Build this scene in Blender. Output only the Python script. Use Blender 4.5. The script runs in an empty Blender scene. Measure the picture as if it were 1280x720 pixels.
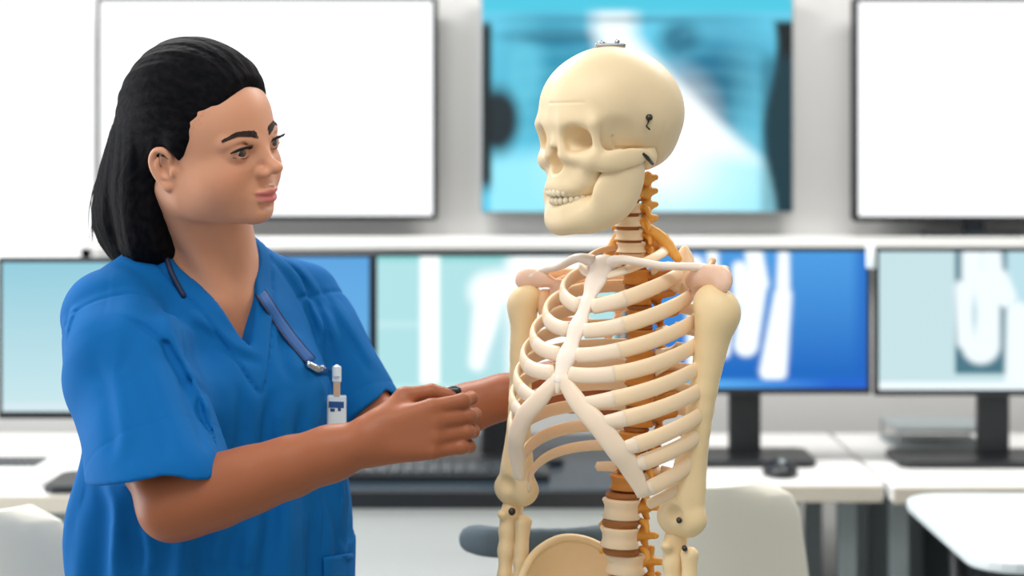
import bpy, bmesh, math, random
import numpy as np
from mathutils import Vector, Matrix

random.seed(4)
rng = np.random.default_rng(7)
COL = bpy.context.scene.collection
FOCAL, HOR, EYE = 2400.0, 190.0, 1.45      # lens in px, horizon row, camera height


def W(px, py, d):
    return np.array([(px - 640.0) * d / FOCAL, d, EYE - (py - HOR) * d / FOCAL])


def lin(c):
    out = []
    for v in c[:3]:
        v = v / 255.0
        out.append(v / 12.92 if v <= 0.04045 else ((v + 0.055) / 1.055) ** 2.4)
    return tuple(out) + (1.0,)


# ------------------------------------------------------------------ materials
def mat(name, rgb, rough=0.5, metal=0.0, bump=0.0, bscale=60.0, stretch=None, var=0.0, vscale=8.0,
        sss=0.0, spec=0.5, emit=None, estr=1.0, trans=0.0, attr=None, sheen=0.0, coat=0.0, sssr=(1.0, 0.35, 0.2), ssss=0.01):
    m = bpy.data.materials.new(name)
    m.use_nodes = True
    nt = m.node_tree
    b = nt.nodes['Principled BSDF']
    b.inputs['Base Color'].default_value = lin(rgb)
    b.inputs['Roughness'].default_value = rough
    b.inputs['Metallic'].default_value = metal
    b.inputs['Specular IOR Level'].default_value = spec
    if trans:
        b.inputs['Transmission Weight'].default_value = trans
    if sheen:
        b.inputs['Sheen Weight'].default_value = sheen
    if coat:
        b.inputs['Coat Weight'].default_value = coat
    if sss:
        b.inputs['Subsurface Weight'].default_value = sss
        b.inputs['Subsurface Radius'].default_value = sssr
        b.inputs['Subsurface Scale'].default_value = ssss
    if emit is not None:
        b.inputs['Emission Color'].default_value = lin(emit)
        b.inputs['Emission Strength'].default_value = estr
    tc = nt.nodes.new('ShaderNodeTexCoord')
    mp = nt.nodes.new('ShaderNodeMapping')
    nt.links.new(tc.outputs['Object'], mp.inputs['Vector'])
    if stretch:
        mp.inputs['Scale'].default_value = stretch
    col_out = None
    if attr:
        a = nt.nodes.new('ShaderNodeAttribute')
        a.attribute_name = attr
        mx = nt.nodes.new('ShaderNodeMix')
        mx.data_type = 'RGBA'
        mx.blend_type = 'MULTIPLY'
        mx.inputs[0].default_value = 1.0
        mx.inputs[6].default_value = lin(rgb)
        nt.links.new(a.outputs['Color'], mx.inputs[7])
        col_out = mx.outputs[2]
    if var:
        n = nt.nodes.new('ShaderNodeTexNoise')
        n.inputs['Scale'].default_value = vscale
        n.inputs['Detail'].default_value = 4
        nt.links.new(mp.outputs[0], n.inputs['Vector'])
        r = nt.nodes.new('ShaderNodeMapRange')
        r.inputs[1].default_value = 0.3
        r.inputs[2].default_value = 0.7
        r.inputs[3].default_value = 1.0 - var
        r.inputs[4].default_value = 1.0 + var * 0.3
        nt.links.new(n.outputs['Fac'], r.inputs[0])
        hs = nt.nodes.new('ShaderNodeHueSaturation')
        nt.links.new(r.outputs[0], hs.inputs['Value'])
        if col_out is not None:
            nt.links.new(col_out, hs.inputs['Color'])
        else:
            hs.inputs['Color'].default_value = lin(rgb)
        col_out = hs.outputs['Color']
    if col_out is not None:
        nt.links.new(col_out, b.inputs['Base Color'])
    if bump:
        n2 = nt.nodes.new('ShaderNodeTexNoise')
        n2.inputs['Scale'].default_value = bscale
        n2.inputs['Detail'].default_value = 5
        nt.links.new(mp.outputs[0], n2.inputs['Vector'])
        bp = nt.nodes.new('ShaderNodeBump')
        bp.inputs['Strength'].default_value = bump
        bp.inputs['Distance'].default_value = 0.002
        nt.links.new(n2.outputs['Fac'], bp.inputs['Height'])
        nt.links.new(bp.outputs[0], b.inputs['Normal'])
    return m


def screen_mat(name, strength=1.0):
    m = bpy.data.materials.new(name)
    m.use_nodes = True
    nt = m.node_tree
    b = nt.nodes['Principled BSDF']
    b.inputs['Base Color'].default_value = (0.01, 0.01, 0.01, 1)
    b.inputs['Roughness'].default_value = 0.35
    b.inputs['Specular IOR Level'].default_value = 0.1
    a = nt.nodes.new('ShaderNodeAttribute')
    a.attribute_name = 'picture'
    nt.links.new(a.outputs['Color'], b.inputs['Emission Color'])
    b.inputs['Emission Strength'].default_value = strength
    return m


# ------------------------------------------------------------------ object helpers
def tag(o, label=None, cat=None, group=None, kind=None):
    if label:
        o['label'] = label
    if cat:
        o['category'] = cat
    if group:
        o['group'] = group
    if kind:
        o['kind'] = kind
    return o


def empty(name, loc=(0, 0, 0), **k):
    o = bpy.data.objects.new(name, None)
    o.empty_display_size = 0.05
    COL.objects.link(o)
    o.location = Vector([float(v) for v in loc])
    return tag(o, **k)


def link(name, me, material, parent=None, smooth=True):
    o = bpy.data.objects.new(name, me)
    COL.objects.link(o)
    mats = material if isinstance(material, (list, tuple)) else [material]
    for m in mats:
        me.materials.append(m)
    if smooth:
        me.polygons.foreach_set('use_smooth', [True] * len(me.polygons))
    if parent is not None:
        o.parent = parent
        # vertices are in world space; undo the parents' translation
        off = Vector((0, 0, 0))
        p = parent
        while p is not None:
            off += p.location
            p = p.parent
        o.location = -off
    return o


def from_np(name, V, F, material, parent=None, smooth=True):
    me = bpy.data.meshes.new(name)
    me.from_pydata([tuple(map(float, v)) for v in V], [], [tuple(int(i) for i in f) for f in F])
    me.update()
    return link(name, me, material, parent, smooth)


def rebase(o, p):
    """put the object's origin at world point p (vertices stay where they are)"""
    p = Vector([float(v) for v in p])
    d = p - o.location if o.parent is None else p
    o.data.transform(Matrix.Translation(-d))
    o.location = o.location + d
    return o


class MB:
    """collects shapes into one mesh"""

    def __init__(self):
        self.V, self.F, self.M, self.n = [], [], [], 0

    def add(self, V, F, mi=0):
        V = np.asarray(V, float)
        self.V.append(V)
        self.F += [tuple(i + self.n for i in f) for f in F]
        self.M += [mi] * len(F)
        self.n += len(V)
        return self

    def box(self, lo, hi, bev=0.0, mi=0, rot=None, seg=2):
        lo, hi = np.array(lo, float), np.array(hi, float)
        bm = bmesh.new()
        bmesh.ops.create_cube(bm, size=1.0)
        for v in bm.verts:
            v.co = Vector([v.co[i] * (hi[i] - lo[i]) for i in range(3)])
        if bev:
            bmesh.ops.bevel(bm, geom=list(bm.edges), offset=bev, segments=seg, profile=0.5, affect='EDGES')
        c = (lo + hi) / 2
        V = np.array([v.co[:] for v in bm.verts])
        if rot is not None:
            V = V @ np.array(rot).T
        V = V + c
        bm.verts.ensure_lookup_table()
        F = [[v.index for v in f.verts] for f in bm.faces]
        bm.free()
        return self.add(V, F, mi)

    def plate(self, outline, z0, z1, bev=0.0, mi=0):
        """prism on an xy outline, with a small bevel on top and bottom"""
        bm = bmesh.new()
        vs = [bm.verts.new((x, y, z0)) for x, y in outline]
        f = bm.faces.new(vs)
        r = bmesh.ops.extrude_face_region(bm, geom=[f])
        for g in r['geom']:
            if isinstance(g, bmesh.types.BMVert):
                g.co.z = z1
        if bev:
            es = [e for e in bm.edges if abs(e.verts[0].co.z - e.verts[1].co.z) < 1e-6]
            bmesh.ops.bevel(bm, geom=es, offset=bev, segments=2, profile=0.5, affect='EDGES')
        bmesh.ops.recalc_face_normals(bm, faces=bm.faces)
        V = [v.co[:] for v in bm.verts]
        bm.verts.index_update()
        F = [[v.index for v in f.verts] for f in bm.faces]
        bm.free()
        return self.add(V, F, mi)

    def tube(self, pts, rad, n=12, flat=None, up=None, caps=True, mi=0, smooth_n=0):
        """tube along pts; rad per point; flat=(a,b) section multipliers along side / up-normal"""
        P = np.asarray(pts, float)
        R = np.broadcast_to(np.asarray(rad, float), (len(P),)).copy()
        UP = None if up is None else np.broadcast_to(np.asarray(up, float), P.shape).copy()
        if smooth_n:
            P, R, UP = catmull(P, R, smooth_n, UP)
        T = np.gradient(P, axis=0)
        T /= np.linalg.norm(T, axis=1)[:, None] + 1e-12
        V = []
        u = None
        for i in range(len(P)):
            t = T[i]
            if UP is not None:
                u = UP[i]
            elif u is None:
                u = np.array([0, 0, 1.0]) if abs(t[2]) < 0.9 else np.array([1.0, 0, 0])
            u = u - t * np.dot(u, t)
            u /= np.linalg.norm(u) + 1e-12
            s = np.cross(t, u)
            fa, fb = flat if flat else (1, 1)
            for k in range(n):
                a = 2 * math.pi * k / n
                V.append(P[i] + R[i] * (math.cos(a) * fa * s + math.sin(a) * fb * u))
        F = []
        for i in range(len(P) - 1):
            for k in range(n):
                k2 = (k + 1) % n
                F.append((i * n + k, i * n + k2, (i + 1) * n + k2, (i + 1) * n + k))
        if caps:
            c0, c1 = len(V), len(V) + 1
            V.append(P[0] - T[0] * R[0] * 0.5)
            V.append(P[-1] + T[-1] * R[-1] * 0.5)
            m = (len(P) - 1) * n
            for k in range(n):
                k2 = (k + 1) % n
                F.append((c0, k2, k))
                F.append((c1, m + k, m + k2))
        return self.add(V, F, mi)

    def ellipsoid(self, c, r, R=None, nu=20, nv=12, mi=0):
        V = []
        for j in range(nv + 1):
            t = math.pi * j / nv
            for i in range(nu):
                a = 2 * math.pi * i / nu
                V.append((math.sin(t) * math.cos(a), math.sin(t) * math.sin(a), math.cos(t)))
        V = np.array(V) * np.array(r)
        if R is not None:
            V = V @ np.asarray(R).T
        V = V + np.array(c)
        F = [(j * nu + i, (j + 1) * nu + i, (j + 1) * nu + (i + 1) % nu, j * nu + (i + 1) % nu)
             for j in range(nv) for i in range(nu)]
        return self.add(V, F, mi)

    def build(self, name, material, parent=None, smooth=True, auto=None):
        V = np.concatenate(self.V)
        o = from_np(name, V, self.F, material, parent, smooth)
        if len(set(self.M)) > 1:
            o.data.polygons.foreach_set('material_index', self.M)
        if auto is not None:
            o.data.set_sharp_from_angle(angle=math.radians(auto))
        return o


def catmull(P, R, n, UP=None):
    P = np.asarray(P, float)
    Q = np.vstack([2 * P[0] - P[1], P, 2 * P[-1] - P[-2]])
    out, ro, uo = [], [], []
    for i in range(len(P) - 1):
        p0, p1, p2, p3 = Q[i], Q[i + 1], Q[i + 2], Q[i + 3]
        for k in range(n):
            t = k / n
            out.append(0.5 * (2 * p1 + (p2 - p0) * t + (2 * p0 - 5 * p1 + 4 * p2 - p3) * t * t + (3 * p1 - p0 - 3 * p2 + p3) * t ** 3))
            s = t * t * (3 - 2 * t)
            ro.append(R[i] * (1 - s) + R[i + 1] * s)
            if UP is not None:
                uo.append(UP[i] * (1 - s) + UP[i + 1] * s)
    out.append(P[-1])
    ro.append(R[-1])
    if UP is not None:
        uo.append(UP[-1])
    return np.array(out), np.array(ro), (np.array(uo) if UP is not None else None)


# ------------------------------------------------------------------ signed distance modelling
class Frame:
    """local frame: columns of A are the world directions of the local axes; scale in metres per unit"""

    def __init__(self, o, ax, s=1.0):
        self.o = np.asarray(o, float)
        self.A = np.array(ax, float).T
        self.s = s

    def __call__(self, *p):
        p = np.array(p if len(p) == 3 else p[0], float)
        return self.o + self.A @ (p * self.s)

    def rot(self, pts):
        return np.asarray(pts, float) @ self.A.T


WORLD = Frame((0, 0, 0), np.eye(3))


class Field:
    def __init__(self, frame=WORLD):
        self.P = []
        self.fr = frame
        self.post = None

    def _add(self, op, k, fn, c, r):
        self.P.append((op, k, fn, np.asarray(c, float), float(r)))
        return self

    def ell(self, c, r, k=0.01, op='u', R=None, fr=None):
        fr = fr or self.fr
        c = fr(c)
        r = np.array(r, float) * fr.s
        A = fr.A if R is None else fr.A @ np.asarray(R)

        def fn(Q):
            q = (Q - c) @ A
            k0 = np.sqrt(((q / r) ** 2).sum(-1))
            k1 = np.sqrt(((q / r ** 2) ** 2).sum(-1)) + 1e-9
            return k0 * (k0 - 1.0) / k1
        return self._add(op, k, fn, c, r.max())

    def cap(self, a, b, ra, rb=None, k=0.01, op='u', flat=None, fr=None):
        """tapered capsule; flat=(axis_local_vector, factor) squashes along the axis"""
        fr = fr or self.fr
        rb = ra if rb is None else rb
        a, b = fr(a), fr(b)
        ra, rb = ra * fr.s, rb * fr.s
        c = (a + b) / 2
        if flat is not None:
            n = fr.A @ np.asarray(flat[0], float)
            n = n / np.linalg.norm(n)
            fac = flat[1]
            a2 = a + n * np.dot(a - c, n) * (1 / fac - 1)
            b2 = b + n * np.dot(b - c, n) * (1 / fac - 1)
        else:
            n, fac, a2, b2 = None, 1.0, a, b
        ba = b2 - a2
        L = max(np.dot(ba, ba), 1e-12)

        def fn(Q):
            if n is not None:
                Q = Q + ((Q - c) @ n)[..., None] * (1 / fac - 1) * n
            pa = Q - a2
            h = np.clip((pa @ ba) / L, 0, 1)
            d = np.sqrt(((pa - h[..., None] * ba) ** 2).sum(-1)) - (ra + (rb - ra) * h)
            return d * min(1.0, fac) if fac < 1 else d
        return self._add(op, k, fn, c, np.linalg.norm(b - a) / 2 + max(ra, rb) * max(1, fac))

    def chain(self, pts, rad, k=0.01, op='u', kin=0.004, n=0, flat=None, fr=None):
        pts = np.asarray(pts, float)
        rad = np.broadcast_to(np.asarray(rad, float), (len(pts),))
        if n:
            pts, rad, _ = catmull(pts, rad, n)
        for i in range(len(pts) - 1):
            self.cap(pts[i], pts[i + 1], rad[i], rad[i + 1], k=k if i == 0 else kin if op == 'u' else k, op=op, flat=flat, fr=fr)
        return self

    def box(self, c, h, rd=0.0, k=0.005, op='u', R=None, fr=None):
        fr = fr or self.fr
        c = fr(c)
        h = np.array(h, float) * fr.s
        rd = rd * fr.s
        A = fr.A if R is None else fr.A @ np.asarray(R)

        def fn(Q):
            q = np.abs((Q - c) @ A) - (h - rd)
            return np.sqrt((np.maximum(q, 0) ** 2).sum(-1)) + np.minimum(q.max(-1), 0) - rd
        return self._add(op, k, fn, c, np.linalg.norm(h))

    def custom(self, fn, c, r, k=0.005, op='s'):
        return self._add(op, k, fn, c, r)

    @staticmethod
    def _comb(d, e, op, k):
        if op == 'u':
            if k <= 0:
                return np.minimum(d, e)
            h = np.maximum(k - np.abs(d - e), 0) / k
            return np.minimum(d, e) - h * h * k * 0.25
        e = -e if op == 's' else e          # 'i' intersects
        if k <= 0:
            return np.maximum(d, e)
        h = np.maximum(k - np.abs(d - e), 0) / k
        return np.maximum(d, e) + h * h * k * 0.25

    def eval(self, Q, cull=0.0):
        """Q: (N,3) or (B,M,3) blocks (culled by block)"""
        Q = np.asarray(Q, float)
        d = np.full(Q.shape[:-1], 1.0)
        if Q.ndim == 3:
            cen = (Q[:, 0] + Q[:, -1]) / 2
        for op, k, fn, c, r in self.P:
            if Q.ndim == 3 and op != 'i' and cull < 900:
                near = np.linalg.norm(cen - c, axis=1) < r + cull + 4 * k + 0.035
                if not near.any():
                    continue
                d[near] = self._comb(d[near], fn(Q[near]), op, k)
            else:
                d = self._comb(d, fn(Q), op, k)
        if self.post is not None:
            d = self.post(Q, d)
        return d

    def mesh(self, h):
        B = 8
        lo = np.min([c - r for op, k, f, c, r in self.P if op == 'u'], axis=0) - 3 * h
        hi = np.max([c + r for op, k, f, c, r in self.P if op == 'u'], axis=0) + 3 * h
        nb = np.ceil((hi - lo) / (B * h)).astype(int) + 1
        g = np.stack(np.meshgrid(*[np.arange(n) for n in nb], indexing='ij'), -1).reshape(-1, 3)
        cen = lo + (g + 0.5) * B * h
        keep = []
        for s in range(0, len(cen), 200000):
            dd = self.eval(cen[s:s + 200000])
            keep.append(np.abs(dd) < B * h * 0.866 * 1.7 + 0.004)
        g = g[np.concatenate(keep)]
        N = nb * B + 2
        def cid(ijk):
            return ijk[..., 0] + N[0] * (ijk[..., 1] + N[1] * ijk[..., 2])
        loc = np.stack(np.meshgrid(*[np.arange(B + 1)] * 3, indexing='ij'), -1).reshape(-1, 3)
        ids, vs, edges = [], [], []
        corner = [(a, b, c) for a in (0, 1) for b in (0, 1) for c in (0, 1)]
        for s in range(0, len(g), 1500):
            gb = g[s:s + 1500]
            base = gb * B
            idx = base[:, None, :] + loc[None]
            d = self.eval(lo + idx * h, cull=B * h * 0.87)
            D = d.reshape(len(gb), B + 1, B + 1, B + 1)
            S = D < 0
            c8 = np.stack([S[:, a:a + B, b:b + B, c:c + B] for a, b, c in corner], -1)
            cnt = c8.sum(-1)
            act = (cnt > 0) & (cnt < 8)
            if act.any():
                d8 = np.stack([D[:, a:a + B, b:b + B, c:c + B] for a, b, c in corner], -1)[act]
                cell = np.argwhere(act)
                ijk = base[cell[:, 0]] + cell[:, 1:]
                acc = np.zeros((len(cell), 3))
                w = np.zeros(len(cell))
                for p in range(8):
                    for q in range(p + 1, 8):
                        cp, cq = np.array(corner[p]), np.array(corner[q])
                        if np.abs(cp - cq).sum() != 1:
                            continue
                        dp, dq = d8[:, p], d8[:, q]
                        m = (dp < 0) != (dq < 0)
                        t = dp[m] / (dp[m] - dq[m])
                        acc[m] += cp + (cq - cp) * t[:, None]
                        w[m] += 1
                ids.append(cid(ijk))
                vs.append(lo + (ijk + acc / w[:, None]) * h)
            for ax in range(3):
                sl0 = S[:, :B, :B, :B]
                sl1 = [S[:, 1:, :B, :B], S[:, :B, 1:, :B], S[:, :B, :B, 1:]][ax]
                e = np.argwhere(sl0 != sl1)
                if len(e):
                    ijk = base[e[:, 0]] + e[:, 1:]
                    inside = sl0[tuple(e.T)]
                    edges.append((ax, ijk, inside))
        ids = np.concatenate(ids)
        vs = np.concatenate(vs)
        o = np.argsort(ids)
        ids, vs = ids[o], vs[o]
        F = []
        for ax, ijk, inside in edges:
            b, c = (ax + 1) % 3, (ax + 2) % 3
            eb, ec = np.zeros(3, int), np.zeros(3, int)
            eb[b] = 1
            ec[c] = 1
            q = np.stack([cid(ijk), cid(ijk - eb), cid(ijk - eb - ec), cid(ijk - ec)], -1)
            pos = np.searchsorted(ids, q)
            pos = np.minimum(pos, len(ids) - 1)
            ok = (ids[pos] == q).all(1)
            pos = pos[ok]
            ins = inside[ok]
            pos[~ins] = pos[~ins][:, ::-1]
            F.append(pos)
        F = np.concatenate(F)
        return vs, F

    def build(self, name, h, material, parent=None, relax=1):
        V, F = self.mesh(h)
        used = np.unique(F)
        if len(used) < len(V):
            mp = -np.ones(len(V), int)
            mp[used] = np.arange(len(used))
            V, F = V[used], mp[F]
        if relax:
            for _ in range(relax):
                A = np.zeros_like(V)
                cn = np.zeros(len(V))
                for i in range(4):
                    j = (i + 1) % 4
                    np.add.at(A, F[:, i], V[F[:, j]])
                    np.add.at(A, F[:, j], V[F[:, i]])
                    np.add.at(cn, F[:, i], 1)
                    np.add.at(cn, F[:, j], 1)
                V = V * 0.5 + 0.5 * A / np.maximum(cn, 1)[:, None]
        me = bpy.data.meshes.new(name)
        me.vertices.add(len(V))
        me.vertices.foreach_set('co', V.astype(np.float32).ravel())
        me.loops.add(len(F) * 4)
        me.loops.foreach_set('vertex_index', F.astype(np.int32).ravel())
        me.polygons.add(len(F))
        me.polygons.foreach_set('loop_start', np.arange(0, len(F) * 4, 4, dtype=np.int32))
        me.update(calc_edges=True)
        me.validate()
        return link(name, me, material, parent)

    def hit(self, px, py, near=1.6, far=3.2, off=0.0):
        """first surface point met by the line from the camera through (px, py)"""
        o = np.array([0, 0, EYE])
        r = W(px, py, 1.0) - o
        ln = np.linalg.norm(r)
        t = near
        for _ in range(200):
            p = o + r * t
            d = float(self.eval(p[None])[0])
            if d < 0.0004:
                break
            t += max(d * 0.6, 0.0003) / ln
            if t > far:
                return None
        return o + r * (t - off / ln)


def vcol(o, name, fn):
    """colour attribute from a function of the (N,3) vertex positions"""
    me = o.data
    n = len(me.vertices)
    co = np.empty(n * 3, np.float32)
    me.vertices.foreach_get('co', co)
    c = fn(co.reshape(-1, 3).astype(float))
    a = me.color_attributes.new(name, 'FLOAT_COLOR', 'POINT')
    a.data.foreach_set('color', np.concatenate([c, np.ones((n, 1))], 1).astype(np.float32).ravel())


def noise3(P, s, seed=0):
    """cheap smooth value noise in -1..1"""
    r = np.random.default_rng(seed)
    out = 0
    for i in range(5):
        w = r.normal(size=3)
        w = w / np.linalg.norm(w) * s * (0.7 + 0.7 * r.random())
        out = out + np.sin(P @ w * 6.283 + r.random() * 6.283 + 1.5 * np.sin(P @ r.normal(size=3) * s * 2.5))
    return out / 5
# ================================================================== the room
DW = 4.95                                     # back wall plane
m_wall = mat('wall_paint', (202, 201, 199), 0.85, bump=0.05, bscale=90)
m_floor = mat('floor_vinyl', (150, 158, 156), 0.45, var=0.08, vscale=3)
m_ceil = mat('ceiling_paint', (235, 235, 233), 0.9)
m_white = mat('white_frame', (236, 237, 237), 0.5)
m_ledge = mat('ledge_laminate', (232, 231, 228), 0.45)
m_black = mat('black_plastic', (24, 26, 29), 0.38, bump=0.03, bscale=400)
m_dark = mat('charcoal_plastic', (40, 47, 54), 0.35)
m_slate = mat('slate_desktop', (34, 46, 56), 0.34, var=0.08, vscale=5)
m_desk = mat('white_laminate', (233, 231, 229), 0.4, var=0.02, vscale=6)
m_edge = mat('beige_edge_band', (188, 180, 166), 0.5)
m_panel = mat('light_grey_panel', (222, 224, 222), 0.5)
m_cream = mat('cream_plastic', (229, 225, 211), 0.42, bump=0.03, bscale=200)
m_steel = mat('brushed_steel', (170, 172, 175), 0.3, metal=1.0)
m_glass = mat('window_glass', (255, 255, 255), 0.02, trans=1.0)
m_grey = mat('grey_metal', (150, 158, 160), 0.5)
m_tablet = mat('pale_blue_laminate', (222, 230, 234), 0.4)


def struct(o):
    o['kind'] = 'structure'
    return o


b = MB(); b.box((-2.6, -0.6, -0.1), (2.9, 5.1, 0.0)); struct(b.build('floor', m_floor, smooth=False))
b = MB(); b.box((-2.6, -0.6, 2.75), (2.9, 5.1, 2.85)); struct(b.build('ceiling', m_ceil, smooth=False))
# back wall with a window opening at its left end
wx0, wx1, wz0, wz1 = -2.35, -1.085, 1.17, 2.45
b = MB()
b.box((wx1, DW, 0), (2.9, DW + 0.12, 2.75))
b.box((-2.6, DW, 0), (wx0, DW + 0.12, 2.75))
b.box((wx0, DW, 0), (wx1, DW + 0.12, wz0))
b.box((wx0, DW, wz1), (wx1, DW + 0.12, 2.75))
struct(b.build('wall_back', m_wall, smooth=False))
# left wall with an unseen window put in to carry the key light
lx = -2.5
b = MB()
b.box((lx - 0.12, -0.6, 0), (lx, DW, 0.85))
b.box((lx - 0.12, -0.6, 2.5), (lx, DW, 2.75))
b.box((lx - 0.12, -0.6, 0.85), (lx, 0.9, 2.5))
b.box((lx - 0.12, 4.5, 0.85), (lx, DW, 2.5))
struct(b.build('wall_left', m_wall, smooth=False))
b = MB(); b.box((2.8, -0.6, 0), (2.9, DW, 2.75)); struct(b.build('wall_right', m_wall, smooth=False))


b = MB()  # unseen wall added behind the camera, half open for light from front left
b.box((-2.6, -0.7, 0), (2.9, -0.6, 0.6)); b.box((-2.6, -0.7, 2.6), (2.9, -0.6, 2.75)); b.box((0.3, -0.7, 0.6), (2.9, -0.6, 2.6))
struct(b.build('wall_front_shaper', m_wall, smooth=False))


def window(name, axis, u0, u1, z0, z1, w, bars):
    """frame in a wall opening; axis 'y': in the back wall, 'x': in the left wall"""
    root = struct(empty(name, ((u0 + u1) / 2, w, z0) if axis == 'y' else (w, (u0 + u1) / 2, z0)))
    b = MB()

    def bx(a0, a1, c0, c1, t0, t1, bev=0.004):
        if axis == 'y':
            b.box((a0, w + t0, c0), (a1, w + t1, c1), bev)
        else:
            b.box((w - t1, a0, c0), (w - t0, a1, c1), bev)
    f = 0.035
    bx(u0, u0 + f, z0, z1, 0.02, 0.08); bx(u1 - f, u1, z0, z1, 0.02, 0.08)
    bx(u0, u1, z0, z0 + f, 0.02, 0.08); bx(u0, u1, z1 - f, z1, 0.02, 0.08)
    for k in range(1, bars):
        c = u0 + (u1 - u0) * k / bars
        bx(c - 0.015, c + 0.015, z0, z1, 0.03, 0.07)
    fr = b.build('window_frame', m_white, root, smooth=False)
    b = MB()
    bx(u0 + f, u1 - f, z0 + f, z1 - f, 0.047, 0.053, 0)
    b.build('pane', m_glass, root, smooth=False)
    return root


window('window_1', 'y', wx0, wx1, wz0, wz1, DW, 2)
window('window_2', 'x', 0.9, 4.5, 0.85, 2.5, lx, 4)
b = MB()
b.box((wx1 + 0.02, DW - 0.10, 1.205), (2.78, DW - 0.002, 1.235), 0.004)
struct(b.build('trim_1', m_ledge, smooth=False))

# ------------------------------------------------------------------ upper screens
def picture_screen(name, w, h, cx, y, cz, fn, material, parent, nx=96, ny=60):
    xs = np.linspace(-w / 2, w / 2, nx + 1); zs = np.linspace(h / 2, -h / 2, ny + 1)
    X, Z = np.meshgrid(xs, zs)
    V = np.stack([cx + X.ravel(), np.full(X.size, y), cz + Z.ravel()], -1)
    F = [(j * (nx + 1) + i, (j + 1) * (nx + 1) + i, (j + 1) * (nx + 1) + i + 1, j * (nx + 1) + i + 1)
         for j in range(ny) for i in range(nx)]
    o = from_np(name, V, F, material, parent, smooth=False)

    def c(P):
        u = (P[:, 0] - (cx - w / 2)) / w
        v = 1 - (P[:, 2] - (cz - h / 2)) / h
        return np.clip(fn(u, v), 0, None)
    vcol(o, 'picture', c)
    return o


def L3(rgb):
    return np.array(lin(rgb)[:3])


def mixc(a, b, t):
    return a * (1 - t[:, None]) + b * t[:, None]


def blob(u, v, cu, cv, ru, rv, soft=0.5, ang=0.0):
    ca, sa = math.cos(ang), math.sin(ang)
    x, y = (u - cu), (v - cv)
    d = np.sqrt(((x * ca + y * sa) / ru) ** 2 + ((-x * sa + y * ca) / rv) ** 2)
    return np.clip((1 + soft - d) / (2 * soft), 0, 1) ** 1.3


def bar(u, v, u0, v0, u1, v1, r0, r1, soft=0.012, asp=1.7):
    """soft capsule; lengths in units of the screen width"""
    x, y = u - u0, (v - v0) / asp
    bx, by = u1 - u0, (v1 - v0) / asp
    h = np.clip((x * bx + y * by) / (bx * bx + by * by), 0, 1)
    d = np.sqrt((x - bx * h) ** 2 + (y - by * h) ** 2) - (r0 + (r1 - r0) * h)
    return np.clip(0.5 - d / (2 * soft), 0, 1)


m_scr = screen_mat('lit_screen', 1.0)


def wall_screen(name, x0, x1, y0, y1, d, fn, label, cat, stand=False, strong=1.0, bez=0.012, frame=m_black):
    a, c = W(x0, y0, d), W(x1, y1, d)
    cx, cz, w, h = (a[0] + c[0]) / 2, (a[2] + c[2]) / 2, c[0] - a[0], a[2] - c[2]
    root = empty(name, (cx, d + 0.02, c[2]), label=label, cat=cat)
    b = MB()
    b.box((cx - w / 2, d - 0.012, cz - h / 2), (cx + w / 2, d + 0.035, cz + h / 2), 0.010, seg=3)
    b.build('case', frame, root, auto=40)
    b = MB()
    b.box((cx - 0.14, d + 0.03, cz - 0.12), (cx + 0.14, DW, cz + 0.12), 0.005)
    b.build('wall_bracket', m_dark, root, smooth=False)
    picture_screen('display', w - 2 * bez, h - 2 * bez, cx, d - 0.0135, cz, fn, m_scr, root)
    return root, cx, cz, w, h


def white_fn(base=(1.25, 1.27, 1.28)):
    return lambda u, v: np.ones((len(u), 3)) * np.array(base)


wall_screen('wall_screen', 121, 547, -4, 275, 4.86, white_fn(),
            'large wall screen lit plain white, behind the woman in blue scrubs', 'screen')
r, cx, cz, w, h = wall_screen('wall_screen', 1065, 1492, -4, 277, 4.84, white_fn(),
            'large black-framed wall screen lit plain white, right of the hanging chest x-ray', 'screen', bez=0.014)
b = MB()
x = W(1221, 280, 4.84)[0]
b.box((x - 0.026, 4.86, 1.235), (x + 0.026, 4.89, cz - h / 2 + 0.02), 0.004)
b.box((x - 0.12, 4.856, 1.2352), (x + 0.12, 4.945, 1.245), 0.003)
b.build('support_foot', m_dark, r, smooth=False)


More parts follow.
